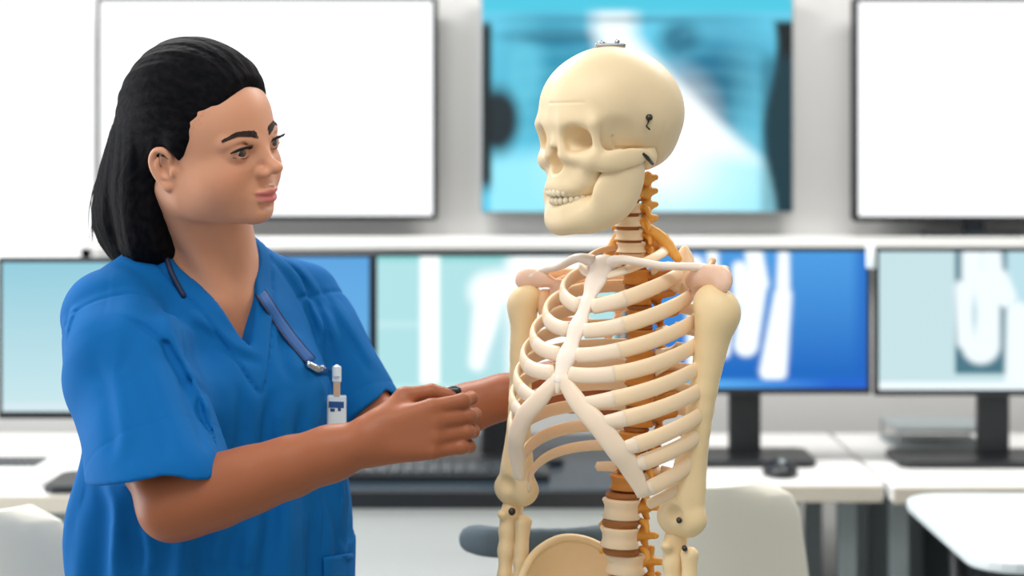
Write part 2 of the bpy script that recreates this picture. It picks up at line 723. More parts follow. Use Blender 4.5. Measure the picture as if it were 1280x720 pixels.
def chest(u, v):
    X, Y = 603 + u * 387, -6 + v * 270
    n = len(u)
    c = np.tile(L3((96, 196, 224)), (n, 1))
    def put(col, t):
        nonlocal c
        c = mixc(c, np.array(col), np.clip(t, 0, 1))
    g = lambda cx, cy, rx, ry, a=0, s=0.45: blob(X, Y, cx, cy, rx, ry, s, a)
    put(L3((40, 140, 170)), g(690, 95, 62, 80))
    put(L3((30, 124, 158)), g(745, 110, 30, 60) * 0.9)
    put(L3((30, 118, 152)), g(898, 112, 78, 78, 0.5))
    put(L3((92, 190, 215)), g(655, 90, 26, 60) * 0.85)
    put(L3((110, 200, 222)), g(935, 130, 30, 70, -0.15) * 0.5)
    put(L3((24, 96, 125)), g(885, 120, 36, 55, 0.7) * 0.8)
    put(L3((20, 92, 120)), g(850, 48, 26, 22) * 0.8)
    put(L3((20, 100, 130)), g(700, 45, 70, 10) * 0.8)
    for k in range(6):                                            # rib shadows
        yy = 45 + k * 24
        put(L3((120, 205, 225)), 0.16 * np.exp(-((Y - yy - 0.0016 * (X - 700) ** 2 + 4) / 4.5) ** 2) * (X < 735) * (X > 640))
        put(L3((120, 205, 225)), 0.14 * np.exp(-((Y - yy - 0.0016 * (X - 880) ** 2 + 4) / 4.5) ** 2) * (X > 850) * (X < 955))
    # bright spine and heart widening downwards
    halfw = 26 + np.clip(Y - 50, 0, 200) * 0.34 + 0.0012 * np.clip(Y - 50, 0, 200) ** 2
    cxs = 768 + np.clip(Y - 40, 0, 200) * 0.50
    put((0.86, 0.98, 1.0), np.clip(0.5 - (np.abs(X - cxs) - halfw) / 26, 0, 1))
    put(L3((150, 228, 245)), np.clip((Y - 168 - 0.10 * np.abs(X - 760)) / 26, 0, 1) * (X > 612) * 0.92)
    put((0.86, 0.99, 1.0), g(815, 215, 90, 50, 0, 0.8) * 0.85)
    put((1.0, 1.0, 1.0), g(838, 165, 48, 60, 0, 0.7) * 0.9)
    put(L3((26, 40, 46)), g(622, 150, 28, 42, 0, 0.3))
    put(L3((22, 30, 34)), np.clip((618 - X) / 7, 0, 1) * np.clip((Y - 24) / 8, 0, 1) * np.clip((245 - Y) / 20, 0, 1))
    put(L3((16, 24, 28)), np.clip((X - 958 - 8 * np.sin(Y / 35)) / 9, 0, 1) * np.clip((Y - 22) / 8, 0, 1))
    put(L3((22, 70, 84)), np.clip((X - 945) / 12, 0, 1) * np.clip((110 - np.abs(Y - 170)) / 20, 0, 1) * 0.5)
    put(L3((70, 190, 215)), np.clip((18 - Y) / 8, 0, 1))
    put(L3((16, 88, 112)), np.clip(1 - np.abs(Y - 24) / 7, 0, 1) * np.clip(1 - np.abs(X - 790) / 210, 0, 1) * 0.7)
    return c * 1.16


wall_screen('x_ray_light_box', 600, 992, -8, 267, 4.88, chest,
            'backlit blue chest x-ray hanging on the wall behind the skull', 'x-ray light box', bez=0.006, frame=m_grey)

# ------------------------------------------------------------------ desks
ZT = 0.75


def rbox(b, x0, x1, y0, y1, z0, z1, r=0.02, bev=0.004, mi=0):
    out = []
    for cx, cy, a0 in ((x1 - r, y1 - r, 0), (x0 + r, y1 - r, 90), (x0 + r, y0 + r, 180), (x1 - r, y0 + r, 270)):
        for k in range(7):
            a = math.radians(a0 + 15 * k)
            out.append((cx + r * math.cos(a), cy + r * math.sin(a)))
    b.plate(out, z0, z1, bev, mi)


def desk(x0, x1, y0, y1, label, top_m, edge_m, panel=False, group=None):
    root = empty('desk', ((x0 + x1) / 2, (y0 + y1) / 2, 0), label=label, cat='desk', group=group)
    b = MB(); rbox(b, x0, x1, y0 + 0.004, y1, ZT - 0.036, ZT, 0.012)
    b.build('desktop', top_m, root, smooth=False)
    b = MB(); b.box((x0 + 0.004, y0 - 0.001, ZT - 0.040), (x1 - 0.004, y0 + 0.012, ZT - 0.004), 0.003)
    b.build('edge_band', edge_m, root, smooth=False)
    for xx in (x0 + 0.05, x1 - 0.05):
        for yy in (y0 + 0.18 if not panel else y0 + 0.12, y1 - 0.08):
            b = MB(); b.box((xx - 0.02, yy - 0.02, 0), (xx + 0.02, yy + 0.02, ZT - 0.036), 0.003)
            b.build('leg', m_grey, root, smooth=False)
    if panel:
        b = MB(); b.box((x0 + 0.02, y0 + 0.03, 0.06), (x1 - 0.02, y0 + 0.05, ZT - 0.04), 0.002)
        b.build('modesty_panel', m_panel, root, smooth=False)
    else:
        b = MB(); b.box((x0 + 0.08, y1 - 0.05, 0.25), (x1 - 0.08, y1 - 0.03, ZT - 0.04), 0.002)
        b.build('modesty_panel', m_grey, root, smooth=False)
    return root


desk(-2.2, -0.625, 3.93, 4.78, 'white desk carrying the computer keyboard behind the woman', m_desk, m_edge)
desk(-0.62, 0.285, 3.98, 4.78, 'desk with a dark slate top and light grey front, behind the hands', m_slate, m_black, panel=True)
desk(0.29, 0.787, 4.05, 4.78, 'narrow white desk with the mouse on it', m_desk, m_edge)
desk(0.797, 2.3, 4.03, 4.78, 'long white desk under the rightmost monitor', m_desk, m_edge)

# nearer table with rounded corners, bottom right
root = empty('table', (1.35, 3.62, 0), label='pale rounded-corner table in front of the desks, at the right edge', cat='table')
b = MB(); rbox(b, 0.80, 1.95, 3.30, 3.97, 0.722, 0.745, 0.09, 0.006)
b.build('tabletop', m_tablet, root, smooth=False)
for xx in (0.90, 1.85):
    for yy in (3.40, 3.87):
        b = MB(); b.tube([(xx, yy, 0.0), (xx, yy, 0.722)], 0.02, 14)
        b.build('leg', m_black, root)
b = MB(); b.box((0.90, 3.40, 0.66), (1.85, 3.42, 0.715), 0.003); b.box((0.90, 3.85, 0.66), (1.85, 3.87, 0.715), 0.003)
b.box((0.89, 3.40, 0.66), (0.91, 3.87, 0.715), 0.003)
b.build('apron', m_black, root, smooth=False)

# under-desk drawer pedestal at the right desk
root = empty('drawer_pedestal', (1.25, 4.35, 0), label='dark grey drawer pedestal below the long white desk', cat='drawer unit')
b = MB(); b.box((1.0, 4.16, 0.03), (1.42, 4.68, 0.62), 0.006); b.build('cabinet_body', m_dark, root, smooth=False)
for k in range(3):
    b = MB(); b.box((1.005, 4.142, 0.05 + k * 0.19), (1.415, 4.158, 0.225 + k * 0.19), 0.004)
    d = b.build('drawer', m_dark, root, smooth=False)
    b = MB(); b.box((1.15, 4.128, 0.18 + k * 0.19), (1.27, 4.142, 0.192 + k * 0.19), 0.002); b.build('handle', m_steel, d, smooth=False)


# ------------------------------------------------------------------ monitors
def monitor(x0, x1, ytop, ybot, d, fn, label, mw=None, base_w=0.30, bez=0.010, chin=0.014, rot=0.0):
    a, c = W(x0, ytop, d), W(x1, ybot, d)
    cx, w, h = (a[0] + c[0]) / 2, c[0] - a[0], a[2] - c[2]
    cz = (a[2] + c[2]) / 2
    root = empty('monitor', (cx, d + 0.08, ZT), label=label, cat='monitor')
    b = MB(); b.box((cx - w / 2, d, c[2]), (cx + w / 2, d + 0.022, a[2]), 0.004)
    b.box((cx - w / 4, d + 0.02, cz - h / 4), (cx + w / 4, d + 0.05, cz + h / 4), 0.01)
    b.build('case', m_black, root, smooth=False)
    picture_screen('display', w - 2 * bez, h - bez - chin, cx, d - 0.0012, cz + (chin - bez) / 2, fn, m_scr, root)
    b = MB(); b.box((cx - 0.036, d + 0.045, ZT + 0.01), (cx + 0.036, d + 0.075, cz + 0.05), 0.006)
    b.build('stand_neck', m_black, root, smooth=False)
    b = MB(); rbox(b, cx - base_w / 2, cx + base_w / 2, d - 0.05, d + 0.15, ZT, ZT + 0.016, 0.03, 0.004)
    b.build('stand_base', m_black, root, smooth=False)
    return root


def teal_fn(u, v):
    c = mixc(L3((146, 204, 220)), L3((198, 230, 236)), np.clip(v * 1.1, 0, 1))
    return mixc(c, L3((212, 234, 240)), np.clip((v - 0.93) / 0.02, 0, 1))


def blue_fn(u, v):
    return mixc(L3((92, 165, 226)), L3((110, 182, 232)), v)


def shoulder_fn(u, v):
    n = len(u)
    c = np.tile(L3((178, 228, 232)), (n, 1))
    c = mixc(c, L3((140, 214, 214)), np.clip((0.05 - v) / 0.03, 0, 1))
    wcol = np.array([1.05, 1.1, 1.1])
    c = mixc(c, L3((205, 240, 244)), np.clip(1 - np.abs(v - 0.5) / 0.05, 0, 1) * (u < 0.17) * 0.6)
    c = mixc(c, wcol, np.clip((0.048 - np.abs(u - 0.220)) / 0.012, 0, 1))
    t = np.maximum.reduce([bar(u, v, 0.47, 0.30, 0.42, 0.78, 0.065, 0.035, 0.02),
                           bar(u, v, 0.47, 0.26, 0.72, 0.14, 0.085, 0.05, 0.03),
                           bar(u, v, 0.70, 0.15, 0.70, 0.9, 0.17, 0.15, 0.03)])
    c = mixc(c, wcol, t)
    c = mixc(c, L3((185, 226, 236)), blob(u, v, 0.50, 0.68, 0.03, 0.20, 0.7, 0.25) * 0.6)
    c = mixc(c, L3((190, 240, 235)), np.clip((v - 0.93) / 0.02, 0, 1))
    return c


def forearm_fn(u, v):
    c = mixc(L3((72, 156, 228)), L3((8, 104, 196)), np.clip(v * 1.15, 0, 1) ** 1.2)
    c = mixc(c, L3((10, 98, 196)), np.clip((u - 0.93) / 0.05, 0, 1) * 0.7)
    wcol = np.array([1.02, 1.1, 1.12])
    px = lambda x: (x - 787) / 298.0
    vy = lambda y: (y - 315) / 172.0
    S = [(892, 318, 896, 420, 7, 8), (944, 318, 948, 355, 11, 14), (946, 350, 934, 432, 15, 15), (926, 336, 930, 372, 9, 12),
         (981, 320, 980, 380, 7, 9), (980, 370, 968, 465, 11, 17), (905, 380, 905, 440, 12, 9), (870, 330, 872, 470, 10, 12)]
    t = 0
    for x0, y0, x1, y1, r0, r1 in S:
        t = np.maximum(t, bar(u, v, px(x0), vy(y0), px(x1), vy(y1), r0 / 298, r1 / 298, 0.012, 298 / 172.0))
    c = mixc(c, wcol, t)
    tb = np.clip((v - 0.925) / 0.02, 0, 1)
    c = mixc(c, mixc(L3((90, 180, 245)), L3((20, 100, 210)), np.clip((u - 0.3) * 1.8, 0, 1)), tb)
    return c


def spine_fn(u, v):
    px = lambda x: (x - 1099) / 300.0
    vy = lambda y: (y - 314) / 172.0
    c = np.tile(L3((200, 228, 233)), (len(u), 1))
    dark = np.clip((u - px(1192)) / 0.012, 0, 1) * np.clip((px(1262) - u) / 0.012, 0, 1) * np.clip((vy(468) - v) / 0.02, 0, 1)
    c = mixc(c, L3((70, 118, 134)), dark)
    c = mixc(c, L3((190, 226, 236)), np.clip((u - px(1256)) / 0.02, 0, 1))
    wcol = np.array([0.93, 1.02, 1.05])
    t = 0
    for x0, y0, x1, y1, r0, r1, k in ((1216, 318, 1216, 345, 14, 14, 1), (1254 - 16, 318, 1240, 345, 14, 14, 1), (1226, 360, 1226, 430, 24, 24, 1),
                                      (1205, 360, 1208, 425, 12, 12, 1), (1250, 345, 1256, 370, 10, 14, 1), (1272, 390, 1272, 480, 14, 16, 1),
                                      (1330, 330, 1330, 470, 20, 24, 1)):
        t = np.maximum(t, bar(u, v, px(x0), vy(y0), px(x1), vy(y1), r0 / 300, r1 / 300, 0.014, 300 / 172.0))
    c = mixc(c, wcol, t)
    c = mixc(c, L3((170, 205, 214)), blob(u, v, px(1218), vy(392), 0.014, 0.13, 0.7) * 0.7)
    c = mixc(c, np.array([0.9, 1.0, 1.04]), np.clip((v - 0.935) / 0.015, 0, 1))
    return c


monitor(-3, 300, 322, 524, 3.98, teal_fn, 'monitor with a plain pale teal screen at the left edge, left of the woman', chin=0.016)
monitor(157, 467, 316, 498, 4.38, blue_fn, "monitor with a plain mid-blue screen, past the woman's far shoulder")
monitor(466, 776, 315, 498, 4.32, shoulder_fn, 'monitor showing a white shoulder x-ray on pale teal, behind the hands')
monitor(780, 1089, 309, 493, 4.30, forearm_fn, 'monitor showing white arm bones on bright blue, right of the skeleton')
monitor(1093, 1405, 309, 495, 4.29, spine_fn, 'rightmost monitor showing a pale spine x-ray', base_w=0.46)

# small things on the desks
o = MB()
x, y, z = W(975, 577, 4.16)
f = Field(); f.ell((x, 4.16, ZT + 0.010), (0.038, 0.055, 0.026), 0); f.box((x, 4.16, ZT - 0.03), (0.08, 0.08, 0.0305), op='s', k=0.002)
root = empty('computer_mouse', (x, 4.16, ZT), label='black computer mouse on the narrow white desk', cat='mouse')
f.build('mouse_shell', 0.003, m_black, root)
b = MB(); b.tube([(x - 0.004, 4.125, ZT + 0.034), (x + 0.004, 4.125, ZT + 0.034)], 0.006, 14); b.build('scroll_wheel', m_grey, root)


def keyboard(x0, x1, y0, y1, label, body_m, key_m):
    root = empty('keyboard', ((x0 + x1) / 2, (y0 + y1) / 2, ZT), label=label, cat='keyboard')
    b = MB(); b.box((x0, y0, ZT), (x1, y1, ZT + 0.016), 0.004); b.build('tray', body_m, root, smooth=False)
    b = MB()
    for j in range(5):
        n = 15
        for i in range(n):
            kx = x0 + 0.012 + (x1 - x0 - 0.024) * i / n
            ky = y0 + 0.01 + (y1 - y0 - 0.02) * j / 5
            b.box((kx, ky, ZT + 0.015), (kx + (x1 - x0 - 0.024) / n - 0.003, ky + (y1 - y0 - 0.02) / 5 - 0.003, ZT + 0.021), 0.0015, seg=1)
    o = b.build('keys', key_m, root, smooth=False)
    return root


keyboard(-1.30, -1.02, 4.16, 4.30, 'white keyboard with a dark underside on the desk behind the woman', m_white, m_dark)
keyboard(-0.36, 0.08, 4.08, 4.23, 'black keyboard on the dark slate desktop', m_black, m_dark)

root = empty('note_clip', (0, 0, 0), label='small pale clip stuck on the bezel between the two rightmost monitors', cat='clip')
a = W(1089, 303, 4.27)
b = MB(); b.box((a[0] - 0.010, 4.268, a[2] - 0.058), (a[0] + 0.010, 4.284, a[2]), 0.003); b.build('tab', m_tablet, root, smooth=False)
b = MB(); b.tube([(a[0], 4.268, a[2] - 0.006), (a[0], 4.266, a[2] - 0.05)], 0.003, 10); b.build('spine', m_white, root)

root = empty('paper_tray', (1.0, 4.6, ZT), label='low white paper tray between the two rightmost monitor stands', cat='tray')
b = MB(); b.box((0.90, 4.48, ZT), (1.12, 4.70, ZT + 0.010), 0.003); b.box((0.90, 4.48, ZT + 0.045), (1.12, 4.70, ZT + 0.054), 0.003)
b.build('shelf', m_grey, root, smooth=False)
for xx in (0.903, 1.117):
    for yy in (4.49, 4.69):
        b = MB(); b.tube([(xx, yy, ZT + 0.004), (xx, yy, ZT + 0.05)], 0.0035, 8)
        b.build('post', m_steel, root)


# ------------------------------------------------------------------ chairs
def chair(cx, y, ztop, w, label):
    """moulded shell chair facing the desks, backrest towards the camera"""
    root = empty('shell_chair', (cx, y + 0.22, 0), label=label, cat='chair', group='cream shell chairs')
    V, F = [], []
    nu, nv = 24, 20
    prof = [(0.0, ztop), (0.015, ztop - 0.12), (0.03, 0.62), (0.06, 0.50), (0.13, 0.455), (0.25, 0.45), (0.38, 0.455), (0.44, 0.44)]
    pr, _, _ = catmull(np.array([(0, a, c) for a, c in prof]), np.ones(len(prof)), 5)
    n = len(pr)
    for j in range(n):
        t = j / (n - 1)
        hw = w / 2 * (0.86 + 0.34 * min(1, t * 2.6)) if t < 0.6 else w / 2 * (1.20 - 0.22 * (t - 0.6) / 0.4)
        # rounded top corners
        dz = ztop - pr[j, 2] if t < 0.4 else 1
        rc = 0.05
        if dz < rc:
            hw -= rc - math.sqrt(max(rc * rc - (rc - dz) ** 2, 0))
        for i in range(nu + 1):
            s = 2 * i / nu - 1
            V.append((cx + s * hw, y + pr[j, 1] + 0.05 * (1 - s * s) * (-1 if t < 0.5 else 0) * (1 - t), pr[j, 2] - (0.02 * (1 - s * s) if t > 0.5 else 0)))
    for j in range(n - 1):
        for i in range(nu):
            k = j * (nu + 1) + i
            F.append((k, k + 1, k + nu + 2, k + nu + 1))
    o = from_np('shell', V, F, m_cream, root)
    md = o.modifiers.new('t', 'SOLIDIFY'); md.thickness = 0.012; md.offset = 0
    md = o.modifiers.new('b', 'BEVEL'); md.width = 0.004; md.segments = 2; md.limit_method = 'ANGLE'
    for sx in (-1, 1):
        for sy, yy in ((-1, y + 0.10), (1, y + 0.38)):
            b = MB()
            b.tube([(cx + sx * 0.11, yy - sy * 0.02, 0.438), (cx + sx * 0.15, yy, 0.40), (cx + sx * 0.20, yy + sy * 0.05, 0.0)], 0.011, 12, smooth_n=5)
            b.build('leg', m_steel, root)
    b = MB()
    b.box((cx - 0.13, y + 0.10, 0.425), (cx + 0.13, y + 0.38, 0.437), 0.003)
    b.build('seat_plate', m_steel, root, smooth=False)


chair(W(878, 0, 3.15)[0], 3.15, 1.45 - (601 - 190) * 3.15 / FOCAL, 0.345, 'cream shell chair behind the skeleton, facing the desks')
chair(W(-30, 0, 2.95)[0], 2.95, 1.45 - (632 - 190) * 2.95 / FOCAL, 0.31, 'cream shell chair at the left edge, beside the woman')

# grey office chair with a narrow curved backrest
bx0, bx1, by = W(590, 0, 2.72)[0], W(760, 0, 2.72)[0], 2.72
cx, hw_ = (bx0 + bx1) / 2, (bx1 - bx0) / 2
z1, z0 = 1.45 - (662 - 190) * 2.72 / FOCAL, 1.45 - (698 - 190) * 2.72 / FOCAL
root = empty('office_chair', (cx, by + 0.22, 0), label='dark grey office chair with a low narrow backrest, behind the skeleton', cat='chair')
f = Field()
pts_ = [(cx - hw_, by + 0.035, (z0 + z1) / 2), (cx - hw_ * 0.5, by + 0.008, (z0 + z1) / 2), (cx + hw_ * 0.5, by + 0.008, (z0 + z1) / 2), (cx + hw_, by + 0.035, (z0 + z1) / 2)]
f.chain(pts_, (z1 - z0) / 2, k=0.003, kin=0.004, n=4, flat=((0, 1, 0), 0.5))
f.build('backrest', 0.004, mat('grey_fabric', (84, 96, 102), 0.85, bump=0.2, bscale=200), root)
b = MB(); b.tube([(cx, by + 0.02, z0 + 0.01), (cx, by + 0.04, 0.60), (cx, by + 0.12, 0.44), (cx, by + 0.24, 0.43)], 0.014, 12, smooth_n=6); b.build('back_support', m_black, root)
b = MB(); rbox(b, cx - 0.19, cx + 0.19, by + 0.04, by + 0.36, 0.45, 0.50, 0.07, 0.015); b.build('seat', m_dark, root, smooth=False)
b = MB(); b.tube([(cx, by + 0.22, 0.07), (cx, by + 0.22, 0.45)], [0.026, 0.022], 16); b.build('gas_column', m_steel, root)
for k in range(5):
    a = 2 * math.pi * k / 5 + 0.2
    e_ = (cx + 0.24 * math.cos(a), by + 0.22 + 0.24 * math.sin(a))
    b = MB(); b.tube([(cx, by + 0.22, 0.085), (e_[0], e_[1], 0.06)], [0.020, 0.013], 10); l_ = b.build('base_leg', m_black, root)
    b = MB(); b.tube([(e_[0] - 0.01, e_[1], 0.025), (e_[0] + 0.01, e_[1], 0.025)], 0.025, 16); b.build('caster', m_black, l_)
# ================================================================== skeleton model
m_bone = mat('bone_plastic', (242, 213, 164), 0.48, bump=0.12, bscale=70, var=0.05, vscale=14, sss=0.12, ssss=0.008, sssr=(1, 0.7, 0.4))
m_rib = mat('rib_plastic', (250, 220, 182), 0.45, bump=0.08, bscale=80, sss=0.25, ssss=0.008, sssr=(1, 0.6, 0.35))
m_cart = mat('cartilage_plastic', (250, 226, 200), 0.42, bump=0.08, bscale=80, sss=0.3, ssss=0.008, sssr=(1, 0.7, 0.6))
m_stern = mat('sternum_plastic', (248, 230, 214), 0.45, bump=0.08, bscale=80, sss=0.25, ssss=0.008, sssr=(1, 0.7, 0.6))
m_skull = mat('skull_plastic', (240, 215, 174), 0.45, bump=0.06, bscale=60, var=0.04, vscale=12, sss=0.1, ssss=0.006, sssr=(1, 0.7, 0.4))
m_disc = mat('disc_brown', (158, 96, 40), 0.55)
m_och_shade = mat('ochre_shade_vertebra', (206, 132, 48), 0.5, bump=0.1, bscale=60)  # thoracic bones darkened to ochre: the shade behind the ribs put into colour
m_nerve = mat('orange_yellow_nerve', (240, 170, 70), 0.5, bump=0.08, bscale=70)
m_pink = mat('pink_cartilage', (240, 200, 174), 0.45, sss=0.2, ssss=0.006)
m_scap = mat('scapula_plastic', (238, 194, 152), 0.5, bump=0.1, bscale=60, sss=0.2, ssss=0.006)
m_tooth = mat('tooth_white', (236, 220, 188), 0.3)
m_bolt = mat('dark_steel', (70, 68, 66), 0.35, metal=0.8)
m_hole = mat('drilled_hole_rubber', (40, 32, 24), 0.8)

SA = math.radians(38)
SX, SY = (795 - 640) * 2.33 / FOCAL, 2.33
sF = np.array([-math.sin(SA), -math.cos(SA), 0])
sL = np.array([math.cos(SA), -math.sin(SA), 0])
sU = np.array([0, 0, 1.0])
SK = Frame((SX, SY, 0), (sF, sL, sU))         # SK(forward, left, z)

skel = empty('anatomical_skeleton', (SX, SY, 0), label='cream plastic anatomical skeleton model standing in front of the woman', cat='skeleton')


def zpx(py, d):
    return EYE - (py - HOR) * d / FOCAL


def spine_f(z):
    """forward offset of the vertebral bodies at height z"""
    pts = [(0.93, 0.010), (0.98, 0.035), (1.03, 0.030), (1.08, 0.005), (1.15, -0.008), (1.25, -0.010), (1.31, 0.002), (1.36, 0.018), (1.41, 0.016), (1.45, 0.012)]
    return float(np.interp(z, [p[0] for p in pts], [p[1] for p in pts]))


# ---------------- vertebrae
def vertebra(z, h, r, material, proc, pm, tilt=0.0, lumbar=False, cerv=False):
    f0 = spine_f(z)
    V, F = [], []
    n = 28
    prof = [(-1.0, 0.0), (-1.0, 0.80), (-0.96, 0.97), (-0.8, 1.02), (-0.3, 0.90), (0.3, 0.90), (0.8, 1.02), (0.96, 0.97), (1.0, 0.80), (1.0, 0.0)]
    for pz, pr in prof:
        for k in range(n):
            a = 2 * math.pi * k / n
            rr = r * pr
            fx = math.cos(a) * rr * 0.80
            if fx < 0:
                fx *= 0.8
            V.append(SK(f0 + fx, math.sin(a) * rr, z + pz * h / 2 + tilt * fx))
    for j in range(len(prof) - 1):
        for k in range(n):
            F.append((j * n + k, (j + 1) * n + k, (j + 1) * n + (k + 1) % n, j * n + (k + 1) % n))
    b = MB(); b.add(V, [tuple(reversed(f)) for f in F])
    v = b.build('vertebra', material, skel, auto=60)
    rebase(v, SK(f0, 0, z))
    f = Field(SK)
    fb = f0 - r * 0.60
    for s in (-1, 1):
        f.chain([(fb + 0.004, s * r * 0.55, z), (fb - 0.010, s * r * 0.62, z + 0.001), (fb - 0.020, 0, z - h * 0.2)], [0.0045, 0.0055, 0.0045], k=0.003)
        tl = proc * (1.0 if not cerv else 0.9)
        f.chain([(fb - 0.010, s * r * 0.62, z), (fb - (0.022 if not lumbar else 0.012), s * (r * 0.62 + tl), z + (0.004 if not lumbar else 0.001))], [0.005, 0.0042], k=0.004)
        f.chain([(fb - 0.012, s * r * 0.62, z + h * 0.2), (fb - 0.015, s * r * 0.66, z + h * 0.62)], [0.005, 0.0045], k=0.004)
        f.chain([(fb - 0.013, s * r * 0.60, z - h * 0.2), (fb - 0.018, s * r * 0.6, z - h * 0.62)], [0.005, 0.004], k=0.004)
    if lumbar:
        f.chain([(fb - 0.020, 0, z - h * 0.15), (fb - 0.045, 0, z - h * 0.3)], [0.008, 0.007], k=0.004, flat=((0, 1, 0), 0.5))
    elif cerv:
        f.chain([(fb - 0.018, 0, z - h * 0.2), (fb - 0.034, 0, z - h * 0.75)], [0.006, 0.005], k=0.004, flat=((0, 1, 0), 0.7))
    else:
        f.chain([(fb - 0.018, 0, z - h * 0.15), (fb - 0.042, 0, z - h * 1.0)], [0.006, 0.0045], k=0.004, flat=((0, 1, 0), 0.6))
    v['_z'] = z
    f.build('vertebral_arch', 0.0022, pm, v)


def disc(z, h, r, z_name='intervertebral_disc'):
    f0 = spine_f(z)
    b = MB()
    V, F = [], []
    n = 28
    prof = [(-1, 0), (-1, 0.9), (0, 1.0), (1, 0.9), (1, 0)]
    for pz, pr in prof:
        for k in range(n):
            a = 2 * math.pi * k / n
            fx = math.cos(a) * r * pr * 0.80
            if fx < 0:
                fx *= 0.8
            V.append(SK(f0 + fx, math.sin(a) * r * pr, z + pz * h / 2))
    for j in range(len(prof) - 1):
        for k in range(n):
            F.append((j * n + k, j * n + (k + 1) % n, (j + 1) * n + (k + 1) % n, (j + 1) * n + k))
    b.add(V, F)
    return b.build(z_name, m_disc, skel, auto=50)


# cervical C2..C7
cz = [zpx(p, 2.31) for p in (226, 243, 260, 277, 294, 310)]
for i, z in enumerate(cz):
    vertebra(z, 0.0125, 0.0165 + 0.0006 * i, m_rib, 0.008, m_nerve, cerv=True)
for a, c in zip(cz[:-1], cz[1:]):
    disc((a + c) / 2, 0.0042, 0.0158)
ZT1, ZT12 = 1.3235, 1.052
tz = [ZT1 - (ZT1 - ZT12) * i / 11 for i in range(12)]
disc((cz[-1] + tz[0]) / 2, 0.004, 0.0165)
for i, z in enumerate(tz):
    vertebra(z, 0.0185, 0.0170 + 0.0005 * i, m_rib if i < 1 else m_och_shade, 0.018, m_och_shade if i > 0 else m_nerve)
for a, c in zip(tz[:-1], tz[1:]):
    disc((a + c) / 2, 0.0062, 0.0172)
lz = [tz[-1] - 0.030 - 0.0335 * i for i in range(5)]
disc((tz[-1] + lz[0]) / 2, 0.008, 0.0235)
for i, z in enumerate(lz):
    vertebra(z, 0.0245, 0.0245 + 0.0008 * i, m_rib, 0.018, m_nerve, lumbar=True)
for a, c in zip(lz[:-1], lz[1:]):
    disc((a + c) / 2, 0.0088, 0.0245)
# orange nerve stubs leaving beside the lower neck and lumbar spine
for zz, rr in [(z, 0.010) for z in cz[2:]] + [(z - 0.015, 0.018) for z in lz[:4]] + [(z - 0.012, 0.012) for z in tz[9:]]:
    for s in (-1, 1):
        b = MB()
        f0 = spine_f(zz)
        b.tube([SK(f0 - 0.014, s * rr, zz), SK(f0 - 0.012, s * (rr + 0.010), zz - 0.002), SK(f0 - 0.006, s * (rr + 0.017), zz - 0.010)], [0.0042, 0.0038, 0.0024], 10, smooth_n=4)
        b.build('spinal_nerve', m_nerve, skel)

# ---------------- sternum (top and bottom measured in the photograph's frame)
ST = lambda t: np.array([0.070 + 0.100 * t - 0.014 * t * t, 0.0, 1.3165 - 0.128 * t])
f = Field(SK)
f.chain([ST(0.0) + (0, -0.008, 0.001), ST(0.0) + (0, 0.008, 0.001)], [0.0085, 0.0085], k=0.004, flat=((1, 0, 0.5), 0.6))
f.chain([ST(0.0), ST(0.14), ST(0.32)], [0.0125, 0.0115, 0.0090], k=0.006, kin=0.006, flat=((1, 0, 0.7), 0.42))
f.chain([ST(0.34), ST(0.55), ST(0.80), ST(0.98)], [0.0088, 0.0096, 0.0108, 0.0095], k=0.003, kin=0.006, flat=((1, 0, 0.7), 0.45))
f.build('sternum', 0.0016, m_stern, skel)
b = MB(); b.tube([SK(ST(0.96)), SK(ST(1.04)), SK(ST(1.12) + (-0.004, 0, 0))], [0.0065, 0.005, 0.0025], 12, flat=(1, 0.5), up=sF)
b.build('xiphoid_process', m_cart, skel)

# ---------------- ribs
RA = [0.047, 0.068, 0.087, 0.100, 0.109, 0.116, 0.121, 0.123, 0.121, 0.116, 0.108, 0.094]
RFR = [0.079, 0.106, 0.125, 0.141, 0.153, 0.160, 0.164, 0.164, 0.158, 0.148, 0.135, 0.115]
RPH = [140, 140, 142, 144, 146, 146, 140, 134, 130, 126, 127, 42]
REND = [168, 170, 171, 172, 173, 166, 155, 144, 138, 132, 0, 0]
RDR = [0.022, 0.031, 0.036, 0.039, 0.041, 0.042, 0.041, 0.052, 0.049, 0.062, 0.055, 0.035]
STT = [0.10, 0.37, 0.58, 0.79, 0.95]


def rib_point(i, ph):
    zc = tz[i]
    fs = spine_f(zc)
    back = fs - 0.044 + 0.010 * (i < 1)
    fc = (RFR[i] + back) / 2
    bb = (RFR[i] - back) / 2
    l = RA[i] * math.sin(ph)
    ff = fc - bb * math.cos(ph)
    z = zc + 0.010 - (RDR[i] + 0.006) * ((1 - math.cos(ph)) / 2) ** 1.9
    if i < 5 and ph > 2.0:                       # the front ends meet the sternum
        t = (ph - 2.0) / (math.radians(REND[i]) - 2.0)
        z += (ST(STT[i])[2] - (zc + 0.004 - RDR[i])) * t * t
    return np.array([ff, l, z])


